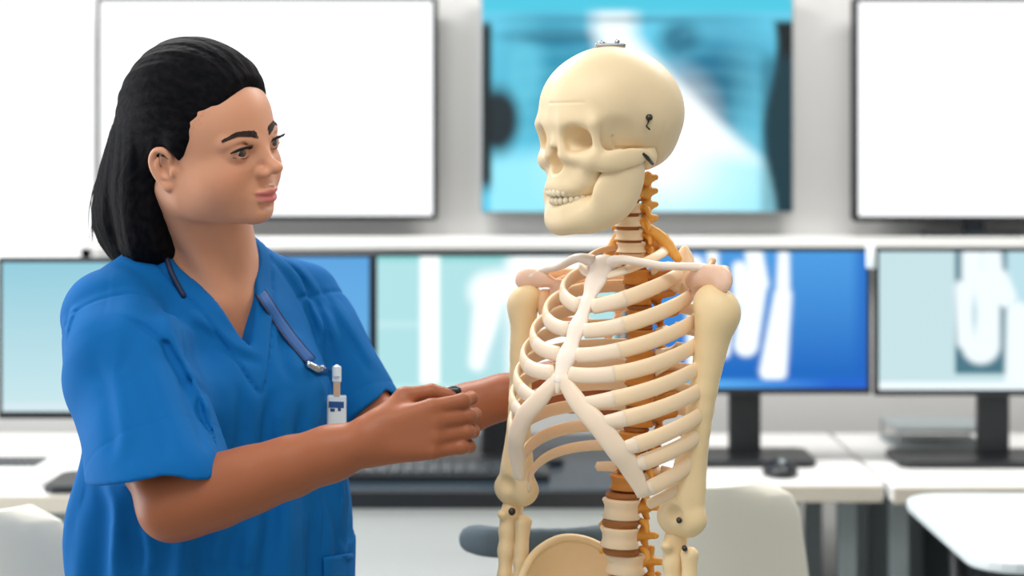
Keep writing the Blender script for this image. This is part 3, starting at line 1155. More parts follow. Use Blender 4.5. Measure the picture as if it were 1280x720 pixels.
for s, sn in ((1, 'l'), (-1, 'r')):
    def sweep(name, i, a0, a1, n, material, R0, R1, head=None, fl=0.44):
        phs = np.radians(np.linspace(a0, a1, n))
        pts = [rib_point(i, p) for p in phs]
        R = list(np.linspace(R0, R1, n))
        if head is not None:
            pts = [head, (head + pts[0]) / 2 + np.array([-0.004, 0, 0.001])] + pts
            R = [0.0046, 0.0050] + R
        P = np.array(pts)
        ctr = np.array([(RFR[i] + spine_f(tz[i]) - 0.044) / 2, 0, 0])
        P[:, 1] *= s
        out = P - ctr
        out[:, 2] = 0.0
        out[:, 0] *= 0.7
        out /= np.linalg.norm(out, axis=1)[:, None]
        out[:, 2] = 1.3 if i == 0 else 0.15
        b = MB()
        b.tube([SK(p) for p in P], R, 16, flat=(1.0, fl), up=SK.rot(out))
        b.build(name, material, skel)
        return P[-1]
    marg = []
    for i in range(12):
        hgt = 0.0064 if i == 0 else (0.0096 if i < 10 else 0.0062)
        head = np.array([spine_f(tz[i]) - 0.010, 0.016, tz[i] + 0.006])
        sweep('rib', i, 13, RPH[i], 26, m_rib, 0.0074 if i else 0.006, hgt, head)
        if i < 10:
            e = sweep('costal_cartilage', i, RPH[i] - 1, REND[i], 12, m_cart, hgt * 0.98, hgt * (0.92 if i < 5 else 0.70), None, 0.5)
            if i >= 5:
                marg.append(e)
    st = ST(0.985) + np.array([0.0005, s * 0.003, 0.0])
    pts = [st] + marg
    pts[-1] = pts[-1] + np.array([0.0, s * 0.004, -0.003])
    ups = [SK.rot([1, 0.0, 0.45])] + [SK.rot([1, (s * (0.15 + 0.13 * k) if s > 0 else 0.12), 0.18]) for k in range(5)]
    b = MB()
    b.tube([SK(p) for p in pts], [0.0085, 0.0112, 0.0122, 0.0126, 0.0120, 0.0080], 16, flat=(1.0, 0.46), up=ups, smooth_n=6)
    b.build('costal_margin', m_cart, skel)

# ---------------- shoulder girdle
SHL = SK(0.024, 0.131, 1.270)      # left shoulder, nearer the camera
SHR = W(655, 374, 2.40)


def girdle(s, sh):
    top = ST(0.0) + np.array([-0.002, s * 0.014, 0.003])
    shl = SK.A.T @ (sh - SK.o)
    acr = shl + (np.array([-0.004, -0.006, 0.036]) if s > 0 else np.array([0.0, 0.010, 0.028]))
    b = MB()
    pts = [top, top + np.array([0.006, s * 0.020, 0.004]), top + (acr - top) * 0.5 + np.array([0.004, 0, 0.004]),
           top + (acr - top) * 0.82 + np.array([-0.012, 0, 0.006]), acr]
    b.tube([SK(p) for p in pts], [0.0100, 0.0068, 0.0058, 0.0066, 0.0085], 14, flat=(1.0, 0.8), smooth_n=7, up=sU)
    b.build('clavicle', m_stern, skel)
    # scapula: blade, spine, acromion, coracoid, glenoid
    f = Field(SK)
    sup = np.array([-0.062, s * 0.070, 1.318])
    inf = np.array([-0.050, s * (0.074 if s > 0 else 0.092), 1.185])
    med = np.array([-0.068, s * 0.058, 1.275])
    gle = shl + np.array([-0.008, -s * 0.024, -0.004])
    corners = [sup, med, inf, gle]

    def blade(a, c, r=0.004):
        f.cap(a, c, r, r, k=0.006)
    for t in np.linspace(0, 1, 9):
        a = sup * (1 - t) + inf * t + np.array([-0.004 * math.sin(t * 3.14), -s * 0.012 * math.sin(t * 3.14), 0])
        g = gle + np.array([0.0, 0, 0.020 - 0.060 * t])
        if t < 0.12:
            g = gle + np.array([0.0, -s * 0.012, 0.026])
        blade(a, a + (g - a) * (1.0 if t < 0.75 else 0.75 - (t - 0.75) * 1.5), 0.0030)
    f.chain([sup, med, inf], 0.0042, k=0.004)
    f.ell(gle, (0.008, 0.008, 0.017), k=0.006)
    f.chain([med + np.array([0, 0, 0.012]), (med + acr) / 2 + np.array([-0.022, 0, 0.012]), acr + np.array([-0.020, 0, 0.004])], [0.004, 0.006, 0.0075], k=0.005)
    f.build('scapula', 0.0022, m_scap, skel)
    f = Field(SK)
    g = 1.0 if s > 0 else 0.6
    f.chain([acr + g * np.array([-0.012, -s * 0.040, -0.006]), acr + g * np.array([-0.004, -s * 0.016, -0.002]), acr + g * np.array([0.004, s * 0.010, -0.001]), acr + g * np.array([0.010, s * 0.018, -0.010])],
            [0.0070 * g, 0.0095 * g, 0.0085 * g, 0.0055 * g], k=0.004, kin=0.008, n=3, flat=((1, 0, 0), 0.6))
    f.chain([acr + np.array([-0.014, -s * 0.036, -0.010]), acr + np.array([-0.016, -s * 0.022, -0.032])], [0.009, 0.010], k=0.008, flat=((1, 0, 0), 0.6))
    f.build('acromion', 0.002, m_pink, skel)


girdle(1, SHL)
girdle(-1, SHR)
# upright superior corner seen behind the near clavicle
f = Field()
f.chain([W(846, 352, 2.34), W(855, 335, 2.345), W(856, 312, 2.35)], [0.014, 0.011, 0.0045], k=0.004, kin=0.006, n=3, flat=(sF, 0.5))
f.build('scapular_corner', 0.002, m_rib, skel)
for s in (-1, 1):
    # muscle-like posterior bands from the neck to the first ribs
    f = Field(SK)
    f.chain([(spine_f(1.36) - 0.012, s * 0.014, 1.362), (-0.010, s * 0.032, 1.345), (-0.012, s * 0.052, 1.322)], [0.0055, 0.007, 0.0055], k=0.003, n=3)
    f.build('neck_nerve_band', 0.0018, m_nerve, skel)


# ---------------- arms
def humerus(s, sh, el, hd_dir, q=1.0, qs=1.0):
    """hd_dir: unit vector (world) from the shaft top to the ball; el: elbow centre"""
    ax = (el - sh) / np.linalg.norm(el - sh)
    lat = np.cross(ax, [0, 1, 0]); lat /= np.linalg.norm(lat)
    f = Field()
    L = np.linalg.norm(el - sh)
    A = lambda t, o=0.0: sh + ax * L * t + lat * o
    f.ell(sh, (0.0245 * q,) * 3, k=0)
    f.ell(sh + hd_dir * 0.010 + np.array([0, 0, 0.002]), (0.022 * q,) * 3, k=0.01)
    f.ell(sh - hd_dir * 0.012 + np.array([0, 0, -0.006]), (0.017 * q, 0.019 * q, 0.020 * q), k=0.012)
    f.chain([A(0.04), A(0.16), A(0.30), A(0.55), A(0.78), A(0.90)], [0.0235 * q, 0.0175 * q, 0.0145 * qs, 0.0140 * qs, 0.0175 * qs, 0.0200 * qs], k=0.012, kin=0.01, n=3)
    # lower end: two condyles with a flattened flare
    up = -ax
    e = np.array([math.cos(SA), -math.sin(SA), 0]) * 1.0
    f.chain([A(0.82), A(0.94)], [0.015, 0.026], k=0.012, flat=(sF, 0.5))
    f.cap(A(0.955) - e * 0.018, A(0.955) + e * 0.018, 0.0125, 0.0125, k=0.010)
    f.ell(A(0.975) - e * 0.012, (0.013, 0.013, 0.014), k=0.006)
    f.ell(A(0.975) + e * 0.012, (0.013, 0.013, 0.014), k=0.006)
    f.ell(A(0.925) + sF * 0.019, (0.008, 0.008, 0.008), k=0.008, op='s')
    o = f.build('humerus', 0.002, m_bone, skel)
    return o, A, e


def forearm(s, el, wr, par):
    e = np.array([math.cos(SA), -math.sin(SA), 0])
    ax = (wr - el) / np.linalg.norm(wr - el)
    f = Field()
    a0 = el - e * 0.010
    f.chain([a0 + np.array([0, 0, 0.006]) - sF * 0.010, a0 + ax * 0.03, a0 + ax * 0.12, wr - e * 0.012], [0.012, 0.0105, 0.0075, 0.0065], k=0.004, kin=0.008, n=3)
    f.ell(a0 + sF * 0.012 + ax * 0.008, (0.008, 0.008, 0.006), k=0.006)
    f.ell(wr - e * 0.012, (0.008, 0.008, 0.009), k=0.005)
    f.build('ulna', 0.0022, m_bone, skel)
    f = Field()
    a1 = el + e * 0.013 + ax * 0.016
    f.ell(a1, (0.0105, 0.0105, 0.006), k=0)
    f.chain([a1, a1 + ax * 0.02, a1 + ax * 0.05, a1 + ax * 0.13, wr + e * 0.012], [0.0085, 0.0068, 0.0082, 0.0080, 0.0125], k=0.005, kin=0.006, n=3)
    f.build('radius', 0.0022, m_bone, skel)
    # hand bones hang below the picture's edge
    dn = ax
    hb = MB()
    for r_, zo in ((0, 0.012), (1, 0.024)):
        for k in range(4):
            hb.ellipsoid(wr + dn * zo + e * (-0.018 + 0.012 * k) + sF * 0.002 * (k % 2), (0.0075, 0.007, 0.0072), nu=12, nv=8)
    hb.build('carpal_bones', m_bone, skel)
    for k in range(5):
        fb = MB()
        st = wr + dn * 0.032 + e * (-0.022 + 0.011 * k)
        lens = ([0.040, 0.028, 0.020] if k == 4 else [0.058, 0.036, 0.022, 0.017])
        dirv = dn + e * (-0.16 + 0.08 * k) * (2.5 if k == 4 else 1)
        dirv /= np.linalg.norm(dirv)
        p = st
        for ln in lens:
            q = p + dirv * ln
            fb.tube([p, p + dirv * ln * 0.12, p + dirv * ln * 0.5, p + dirv * ln * 0.88, q], [0.0045, 0.0055, 0.0034, 0.005, 0.004], 10)
            p = q + dirv * 0.0015
            dirv = dirv + sF * 0.16
            dirv /= np.linalg.norm(dirv)
        fb.build('finger_bones', m_bone, skel)


ELL = W(850, 660, 2.225)
ELR = W(645, 622, 2.40)
oh, Ah, eh = humerus(1, SHL, ELL, -sL * 0.9 + sU * 0.3, 0.93)
oh2, Ah2, eh2 = humerus(-1, SHR, ELR, sL * 0.9 + sU * 0.3, 0.66, 0.85)
forearm(1, ELL + np.array([0, 0, -0.012]), W(850, 905, 2.20), skel)
forearm(-1, ELR + np.array([0, 0, -0.012]), W(628, 885, 2.36), skel)


def screw(p, d, r=0.0035, parent=None, material=None):
    d = np.array(d, float); d /= np.linalg.norm(d)
    b = MB()
    b.tube([p - d * 0.006, p, p + d * 0.0012], [r, r, r * 0.8], 12)
    b.build('screw', material or m_bolt, parent or skel)


screw(W(849, 651, 2.203), (0, -1, 0), 0.0032)
screw(W(856, 686, 2.203), (0, -1, 0), 0.0032)
screw(W(640, 640, 2.377), (0, -1, 0), 0.0045)
screw(W(663, 370, 2.388), (0.3, -1, 0.2), 0.0036)

# ---------------- pelvis
def ilium(s, dz, roll):
    P = {}
    crest = np.array([(-0.030, 0.030, 0.925), (-0.038, 0.050, 0.958), (-0.026, 0.082, 0.983), (0.004, 0.110, 0.990), (0.042, 0.124, 0.974), (0.076, 0.120, 0.945), (0.092, 0.112, 0.915)])
    base = np.array([(-0.010, 0.040, 0.885), (-0.012, 0.050, 0.880), (0.000, 0.060, 0.868), (0.014, 0.070, 0.858), (0.028, 0.076, 0.856), (0.042, 0.080, 0.860), (0.056, 0.086, 0.870)])
    crest, _, _ = catmull(crest, np.ones(7), 8)
    base, _, _ = catmull(base, np.ones(7), 8)
    n, m = len(crest), 16
    V, F = [], []
    for i in range(n):
        for j in range(m + 1):
            t = j / m
            p = crest[i] * (1 - t) + base[i] * t
            bulge = math.sin(math.pi * t) * math.sin(math.pi * i / (n - 1))
            p = p + np.array([-0.006, 0.016, 0]) * bulge
            V.append(SK(p[0], s * p[1], p[2] + dz + roll * s * p[1]))
    for i in range(n - 1):
        for j in range(m):
            k = i * (m + 1) + j
            q = (k, k + 1, k + m + 2, k + m + 1)
            F.append(q if s > 0 else q[::-1])
    me = bpy.data.meshes.new('ilium')
    root = from_np('hip_bone', V, F, m_bone, skel)
    md = root.modifiers.new('t', 'SOLIDIFY'); md.thickness = 0.006; md.offset = 0
    f = Field(SK)
    z = lambda p: (p[0], s * p[1], p[2] + dz + roll * s * p[1])
    cr = [z(p) for p in crest[::4]]
    b = MB(); b.tube([SK(p) for p in cr], 0.0052, 12, smooth_n=3)
    b.build('iliac_crest', m_bone, root)
    # acetabulum, pubis and ischium
    f.ell(z((0.034, 0.080, 0.850)), (0.026, 0.020, 0.026), k=0.0)
    f.ell(z((0.034, 0.102, 0.846)), (0.021, 0.018, 0.021), k=0.004, op='s')
    f.chain([z((0.042, 0.070, 0.850)), z((0.074, 0.030, 0.832)), z((0.078, 0.008, 0.820))], [0.012, 0.008, 0.010], k=0.006, n=3)
    f.chain([z((0.020, 0.072, 0.840)), z((0.006, 0.060, 0.795)), z((0.040, 0.034, 0.785)), z((0.076, 0.008, 0.815))], [0.014, 0.013, 0.008, 0.008], k=0.006, n=3)
    f.build('pubis', 0.0026, m_bone, root)


ilium(-1, -0.022, 0.0)
ilium(1, -0.052, 0.0)
f = Field(SK)
f.chain([(0.004, 0, 0.900), (-0.020, 0, 0.872), (-0.036, 0, 0.835), (-0.032, 0, 0.800), (-0.016, 0, 0.778)], [0.030, 0.026, 0.018, 0.009, 0.004], k=0.008, kin=0.012, n=2, flat=((1, 0, 0), 0.62))
for s in (-1, 1):
    f.ell((-0.020, s * 0.032, 0.895), (0.014, 0.018, 0.022), k=0.012)
f.build('sacrum', 0.0026, m_bone, skel)
disc(0.917, 0.010, 0.025)

# ---------------- legs and stand, below the picture's edge
for s in (-1, 1):
    hip = np.array([0.034, s * 0.100, 0.848 - (0.012 if s > 0 else 0)])
    kn = np.array([0.03, s * 0.085, 0.47])
    an = np.array([0.01, s * 0.080, 0.11])
    f = Field(SK)
    f.ell(hip, (0.019, 0.019, 0.019), k=0)
    f.chain([hip, hip + np.array([0, s * 0.030, -0.022]), hip + np.array([0, s * 0.036, -0.06]), (hip + kn) / 2 + np.array([0.01, s * 0.012, 0]), kn + np.array([0, 0, 0.05])],
            [0.013, 0.018, 0.016, 0.0125, 0.018], k=0.006, kin=0.01, n=3)
    f.ell(kn + np.array([-0.004, 0.018, 0.010]), (0.022, 0.018, 0.020), k=0.012)
    f.ell(kn + np.array([-0.004, -0.018, 0.010]), (0.022, 0.018, 0.020), k=0.012)
    f.build('femur', 0.0035, m_bone, skel)
    f = Field(SK)
    f.ell(kn + np.array([0, 0, -0.022]), (0.024, 0.034, 0.014), k=0)
    f.chain([kn + np.array([0, 0, -0.03]), kn + np.array([0.006, 0, -0.09]), (kn + an) / 2, an + np.array([0, 0, 0.02])], [0.022, 0.015, 0.0115, 0.016], k=0.01, kin=0.01, n=3)
    f.build('tibia', 0.0035, m_bone, skel)
    f = Field(SK)
    f.chain([kn + np.array([-0.014, s * 0.032, -0.04]), (kn + an) / 2 + np.array([-0.012, s * 0.028, 0]), an + np.array([-0.006, s * 0.022, -0.006])], [0.009, 0.0055, 0.009], k=0.006, n=3)
    f.build('fibula', 0.0035, m_bone, skel)
    f = Field(SK)
    f.ell(an + np.array([0.0, 0, -0.018]), (0.024, 0.018, 0.018), k=0)
    f.ell(an + np.array([-0.034, 0, -0.040]), (0.026, 0.016, 0.020), k=0.014)
    for k in range(5):
        y = (k - 2) * 0.013
        f.chain([an + np.array([0.03, y * 0.7, -0.036]), an + np.array([0.09, y * 1.1, -0.058]), an + np.array([0.13 - 0.012 * abs(k - 2 + s), y * 1.25, -0.064])],
                [0.011, 0.0065, 0.0055], k=0.008, kin=0.004)
    f.build('foot_bones', 0.003, m_bone, skel)
b = MB(); b.tube([SK(-0.030, 0, 0.03), SK(-0.060, 0, 0.10), SK(-0.062, 0, 0.80), SK(-0.020, 0, 0.90)], 0.010, 14, smooth_n=6)
b.build('stand_pole', m_steel, skel)
for k in range(5):
    a = 2 * math.pi * k / 5 + 0.3
    d = np.array([math.cos(a), math.sin(a)])
    b = MB(); b.tube([SK(-0.03, 0, 0.075), SK(-0.03 + d[0] * 0.12, d[1] * 0.12, 0.065), SK(-0.03 + d[0] * 0.27, d[1] * 0.27, 0.045)], [0.018, 0.015, 0.011], 12)
    lg = b.build('stand_leg', m_white, skel)
    b = MB(); c = SK(-0.03 + d[0] * 0.27, d[1] * 0.27, 0.024)
    b.tube([c - sL * 0.012, c + sL * 0.012], 0.024, 20); b.build('caster', m_black, lg)

# ---------------- skull
HA = math.radians(52)
kF = np.array([-math.sin(HA), -math.cos(HA), 0]); kL = np.array([math.cos(HA), -math.sin(HA), 0])
KO = W(763, 190, 2.285)
# slight nod
nod = math.radians(2)
kF2 = kF * math.cos(nod) - sU * math.sin(nod); kU2 = sU * math.cos(nod) + kF * math.sin(nod)
K = Frame(KO, (kF2, kL, kU2), 0.001 * 1.0)
f = Field(K)
f.ell((-4, 0, 56), (87, 70, 70), k=0)
f.ell((-30, 0, 42), (62, 68, 58), k=0.02)
f.ell((38, 0, 48), (46, 57, 52), k=0.02)
f.ell((-38, 0, 8), (40, 46, 30), k=0.02)                 # occiput
f.ell((28, 0, 2), (42, 38, 34), k=0.02)                  # skull base
f.ell((60, 0, -24), (27, 27, 30), k=0.012)               # maxilla
f.ell((72, 0, -40), (20, 27, 14), k=0.012)
for s in (-1, 1):
    f.ell((44, s * 27, -28), (28, 15, 20), k=0.012)
f.cap((76, 0, 32), (87, 0, 12), 6, 3.5, k=0.012)           # nasal bones
for s in (-1, 1):
    f.cap((80, s * 12, 38), (66, s * 45, 38), 6, 5, k=0.016)        # brow
    f.cap((67, s * 49, 34), (60, s * 49, 6), 5, 6, k=0.008)         # outer orbit rim
    f.ell((63, s * 38, -8), (12, 12, 11), k=0.014)                  # cheekbone
    f.cap((80, s * 14, -4), (66, s * 42, -5), 6, 6, k=0.008)      # lower orbit rim
    f.cap((82, s * 12, 34), (84, s * 12, 0), 5, 5, k=0.008)        # inner rim
    f.ell((46, s * 68, 16), (22, 12, 18), k=0.016, op='s')          # temple hollow
    f.ell((42, s * 54, -24), (13, 13, 8), k=0.006, op='s')         # behind the cheek
    f.chain([(60, s * 46, -9), (45, s * 57, -9), (24, s * 62, -5), (2, s * 62, -2)], [10, 9, 8, 6], k=0.004, n=3, flat=((0, 1, 0), 0.36))
    f.ell((-14, s * 50, -8), (12, 9, 12), k=0.010)                # mastoid
for s in (-1, 1):
    f.ell((88, s * 33.5, 19), (26, 18, 15), k=0.006, op='s', R=np.array([[math.cos(s * 0.35), -math.sin(s * 0.35), 0], [math.sin(s * 0.35), math.cos(s * 0.35), 0], [0, 0, 1]]))
    f.ell((70, s * 28, 18), (24, 12, 11), k=0.006, op='s')
    f.cap((94, s * 5, -3), (91, s * 8, -15), 4.5, 6, k=0.003, op='s')
f.cap((95, 0, 3), (92, 0, -13), 5, 7, k=0.003, op='s')
f.ell((82, 0, -11), (14, 10, 12), k=0.004, op='s')
f.ell((76, 0, -62), (26, 24, 14), k=0.004, op='s')                  # palate void
# the sawn line round the calvarium and the temporal seam


def grooves(Q, d):
    q = ((Q - K.o) @ K.A) / K.s
    x, y, z = q[..., 0], q[..., 1], q[..., 2]
    g = np.zeros_like(d)
    # seam along the lower temple up to the bolt
    def ln(a, c, wd, depth):
        nonlocal g
        a, c = np.array(a, float), np.array(c, float)
        p = np.stack([x, z], -1) - a
        ba = c - a
        h = np.clip((p @ ba) / (ba @ ba), 0, 1)
        dd = np.sqrt(((p - h[..., None] * ba) ** 2).sum(-1))
        g = np.maximum(g, depth * np.clip(1 - dd / wd, 0, 1) * (y > 30))
    ln((40, 20), (34, 6), 2.0, 2.2)
    ln((34, 6), (-22, 5), 1.8, 2.0)
    ln((-22, 5), (-26, 36), 1.4, 1.2)
    ln((-22, 5), (-42, -20), 2.4, 3.5)
    g = np.maximum(g, 1.4 * np.clip(1 - np.abs(z - 60) / 1.3, 0, 1) * (x > 56) * (y > -6) * (y < 42))
    return d + g * 0.001


f.post = grooves
skull = f.build('skull', 0.0016, m_skull, skel)
# calvarium bolt and hook
p = K(-4, 0, 127)
b = MB(); b.box(p + (-0.018, -0.010, -0.003), p + (0.018, 0.010, 0.002), 0.0015)
b.tube([p + (-0.010, 0, 0.0), p + (-0.010, 0, 0.004)], 0.0045, 14); b.tube([p + (0.008, 0, 0), p + (0.008, 0, 0.006)], 0.0035, 14)
b.build('top_plate', m_steel, skull)
kfield = f
q = f.hit(811, 147)
b = MB()
dv = np.array([0.5, -0.85, 0.1]); dv /= np.linalg.norm(dv)
b.tube([q, q + dv * 0.003], [0.0042, 0.0036], 14); b.tube([q + dv * 0.003, q + dv * 0.005], 0.0018, 10)
b.tube([q + (0, -0.001, -0.004), q + (-0.003, -0.002, -0.010), q + (0.001, -0.002, -0.014)], 0.0011, 8)
b.build('side_bolt', m_bolt, skull)
b = MB()
pp = [f.hit(x, y, off=0.0004) for x, y in ((804, 192), (809, 197), (816, 205))]
if all(v is not None for v in pp):
    b.tube(pp, [0.0016, 0.0024, 0.0018], 8); b.build('slit_strip', m_bolt, skull)  # dark strip lying along the carved slit
# upper teeth
def arch(t, fr, wd, z):
    a = math.pi * (t - 0.5) * 0.98
    return (fr - 34 * (1 - math.cos(a)) , wd * math.sin(a), z)


b = MB()
for k in range(14):
    t = (k + 0.5) / 14
    p = np.array(arch(t, 90, 27, -47 + 5 * (2 * t - 1) ** 2)); p2 = np.array(arch(t, 90, 27, -42 + 5 * (2 * t - 1) ** 2))
    wdt = 4.0 if abs(k - 6.5) < 4 else 5.0
    b.ellipsoid(K(*((p + p2) / 2)), (wdt * 0.001 * 0.9, 0.0036, 0.0050), R=np.array([K.A @ v for v in (np.array([math.cos(math.pi * (t - .5)), -0, 0]) * 0 + np.array([-math.sin(math.pi * (t - .5)) , math.cos(math.pi * (t - .5)), 0]), np.array([math.cos(math.pi * (t - .5)), math.sin(math.pi * (t - .5)), 0]), np.array([0, 0, 1]))]).T, nu=12, nv=10)
b.build('upper_teeth', m_tooth, skull)
# mandible
f = Field(K)
for s in (-1, 1):
    f.chain([(9, s * 54, -6), (19, s * 52, -30), (24, s * 46, -50)], [5.5, 9, 9], k=0.006, kin=0.012, n=3, flat=((0, 1, 0), 0.42))
    f.chain([(32, s * 49, -16), (38, s * 45, -48)], [9, 15], k=0.012, flat=((0, 1, 0), 0.32))
    f.chain([(46, s * 44, -50), (52, s * 36, -68)], [12, 10], k=0.014, flat=((0, 1, 0), 0.4))
    f.ell((10, s * 53, -4), (6, 9, 5), k=0.005)
    f.chain([(24, s * 46, -53), (38, s * 40, -62), (58, s * 27, -73), (76, s * 12, -77)], [9.5, 13, 13, 10.5], k=0.012, kin=0.012, n=2, flat=((0, 1, 0), 0.7))
    f.chain([(40, s * 28, -58), (62, s * 22, -60), (76, s * 9, -63)], [6, 6, 6], k=0.012, kin=0.01, n=2)
f.chain([(76, -11, -79), (79, 0, -81), (76, 11, -79)], [9, 10, 9], k=0.012, kin=0.012)
f.ell((77, 0, -66), (8, 14, 8), k=0.012)
mandible = f.build('mandible', 0.0016, m_skull, skull)
b = MB()
for k in range(14):
    t = (k + 0.5) / 14
    p = np.array(arch(t, 87, 25, -54 + 5 * (2 * t - 1) ** 2))
    wdt = 3.8 if abs(k - 6.5) < 4 else 4.8
    b.ellipsoid(K(*p), (wdt * 0.001 * 0.88, 0.0035, 0.0050), R=np.array([K.A @ v for v in (np.array([-math.sin(math.pi * (t - .5)), math.cos(math.pi * (t - .5)), 0]), np.array([math.cos(math.pi * (t - .5)), math.sin(math.pi * (t - .5)), 0]), np.array([0, 0, 1]))]).T, nu=12, nv=10)
b.build('lower_teeth', m_tooth, skull)
# ================================================================== the woman
m_skin = mat('skin', (212, 152, 120), 0.46, bump=0.05, bscale=260, sss=0.10, ssss=0.006, sssr=(1.0, 0.35, 0.18), attr='tint', spec=0.35)
m_scrub = mat('scrub_cotton', (6, 98, 166), 0.8, bump=0.25, bscale=42, stretch=(1, 1, 0.5), spec=0.15, var=0.05, vscale=5)
m_trous = mat('trouser_cotton', (20, 92, 168), 0.85, bump=0.2, bscale=40)
m_eye = mat('eye_white', (225, 218, 212), 0.2, coat=0.5)
m_iris = mat('iris_brown', (34, 20, 15), 0.2, coat=0.6)
m_pupil = mat('pupil', (8, 6, 6), 0.15, coat=0.6)
m_lash = mat('lash_black', (16, 11, 10), 0.7)
m_brow = mat('brow_brown', (48, 30, 24), 0.8)
m_ribbon = mat('blue_ribbon', (16, 82, 150), 0.7, bump=0.15, bscale=300)
m_navy = mat('navy_webbing', (14, 30, 66), 0.6, bump=0.2, bscale=300)
m_chrome = mat('chrome_clip', (180, 184, 190), 0.22, metal=1.0)
m_clear = mat('clear_vinyl', (225, 236, 244), 0.15, coat=0.5)
m_card = mat('badge_card', (236, 238, 236), 0.5)
m_cardblue = mat('badge_blue', (40, 80, 140), 0.5)
m_tan = mat('badge_photo', (206, 170, 140), 0.5)
m_pen = mat('dark_pen', (14, 24, 36), 0.3, coat=0.4)
m_shoe = mat('white_shoe', (228, 228, 226), 0.5)
m_nail = mat('nail', (222, 168, 148), 0.25)


def hair_material():
    m = mat('dark_hair', (14, 14, 18), 0.68, spec=0.05)
    nt = m.node_tree
    b = nt.nodes['Principled BSDF']
    a = nt.nodes.new('ShaderNodeAttribute'); a.attribute_name = 'strand'
    mp = nt.nodes.new('ShaderNodeMapping'); mp.inputs['Scale'].default_value = (130, 150, 5)
    nt.links.new(a.outputs['Vector'], mp.inputs['Vector'])
    n = nt.nodes.new('ShaderNodeTexNoise'); n.inputs['Scale'].default_value = 1.0; n.inputs['Detail'].default_value = 4
    nt.links.new(mp.outputs[0], n.inputs['Vector'])
    bp = nt.nodes.new('ShaderNodeBump'); bp.inputs['Strength'].default_value = 0.55; bp.inputs['Distance'].default_value = 0.003
    nt.links.new(n.outputs['Fac'], bp.inputs['Height'])
    nt.links.new(bp.outputs[0], b.inputs['Normal'])
    r = nt.nodes.new('ShaderNodeValToRGB')
    r.color_ramp.elements[0].position = 0.35; r.color_ramp.elements[0].color = lin((4, 8, 12))
    r.color_ramp.elements[1].position = 0.72; r.color_ramp.elements[1].color = lin((24, 20, 22))
    nt.links.new(n.outputs['Fac'], r.inputs[0])
    nt.links.new(r.outputs[0], b.inputs['Base Color'])
    return m


m_hair = hair_material()

# ---------------- frames
TH = math.radians(31)
hF0 = np.array([math.cos(TH), -math.sin(TH), 0]); hR = np.array([-math.sin(TH), -math.cos(TH), 0])
pit = math.radians(3)
hF = hF0 * math.cos(pit) - sU * math.sin(pit)
hU0 = sU * math.cos(pit) + hF0 * math.sin(pit)
rol = math.radians(12)
hR, hU = hR * math.cos(rol) - hU0 * math.sin(rol), hU0 * math.cos(rol) + hR * math.sin(rol)
HO = W(252, 201, 2.38)
H = Frame(HO, (hF, hR, hU), 0.00104)
PH = math.radians(50)
tF = np.array([math.cos(PH), -math.sin(PH), 0]); tR = np.array([-math.sin(PH), -math.cos(PH), 0])
TO = np.array([W(254, 0, 2.45)[0], 2.45, 0])
T = Frame(TO, (tF, tR, sU))
woman = empty('person', (TO[0], TO[1], 0), label='woman in blue scrubs with long dark hair, looking at the skeleton and touching its ribs', cat='person')

RS = W(132, 392, 2.33)      # right (near) shoulder
RE = W(216, 632, 2.17)      # elbow
RWr = W(462, 551, 2.13)     # wrist
LS = W(378, 376, 2.57)
LE = W(476, 546, 2.50)
LW = W(664, 484, 2.478)

# ---------------- body: head, neck, chest, arms and hands in one surface
f = Field(H)
f.ell((-6, 0, 50), (90, 72, 75), k=0)
f.ell((34, 0, 46), (56, 60, 56), k=0.03)                 # forehead
f.ell((42, 0, -6), (46, 54, 54), k=0.03)                 # mid face
f.ell((80, 0, 16), (11, 24, 26), k=0.02)                 # between the brows
for s in (-1, 1):
    f.ell((60, s * 35, -10), (25, 24, 24), k=0.018)      # cheeks
    f.chain([(6, s * 50, -16), (14, s * 45, -36), (46, s * 29, -49), (74, s * 11, -56)], [14, 14, 12, 11], k=0.022, kin=0.014, n=2)
    f.ell((50, s * 34, -32), (26, 18, 22), k=0.02)
    f.ell((24, s * 48, -22), (28, 14, 24), k=0.03)
f.ell((80, 0, -57), (14.5, 16, 12), k=0.014)               # chin
f.ell((75, 0, -34), (22, 26, 22), k=0.016)               # mouth region
for s in (-1, 1):
    f.ell((96, s * 31, 19), (16, 17, 11), k=0.012, op='s')      # sockets
    f.cap((88, s * 14, 31), (76, s * 44, 33), 6, 5, k=0.012)    # brow ridge
# nose
f.cap((89, 0, 23), (107, 0, 1), 5.2, 6.0, k=0.013)
f.ell((112.5, 0, -2), (7.6, 7.8, 6.8), k=0.008)
for s in (-1, 1):
    f.ell((100, s * 10.5, -7), (9.5, 5.4, 5.8), k=0.007)
    f.ell((104.5, s * 6.0, -12.5), (4.4, 2.8, 3.4), k=0.002, op='s')
# lips
f.chain([(89, -19, -32), (98.0, -9, -30.4), (101.0, 0, -29.6), (98.0, 9, -30.4), (89, 19, -32)], [2.0, 4.0, 4.8, 4.0, 2.0], k=0.005, n=3, kin=0.003)
f.chain([(88, -17, -35), (96.4, -8, -39.6), (98.6, 0, -40.6), (96.4, 8, -39.6), (88, 17, -35)], [2.0, 4.6, 5.4, 4.6, 2.0], k=0.005, n=3, kin=0.003)
f.chain([(91, -23, -31.6), (101.0, -10, -34.8), (105.4, 0, -35.0), (101.0, 10, -34.8), (91, 23, -31.6)], [1.5, 1.0, 1.0, 1.0, 1.5], k=0.003, n=3, op='s')
f.ell((96, 0, -48), (6, 12, 3.6), k=0.008, op='s')
f.cap((103, 0, -15), (102.5, 0, -23), 1.6, 2.2, k=0.006, op='s')
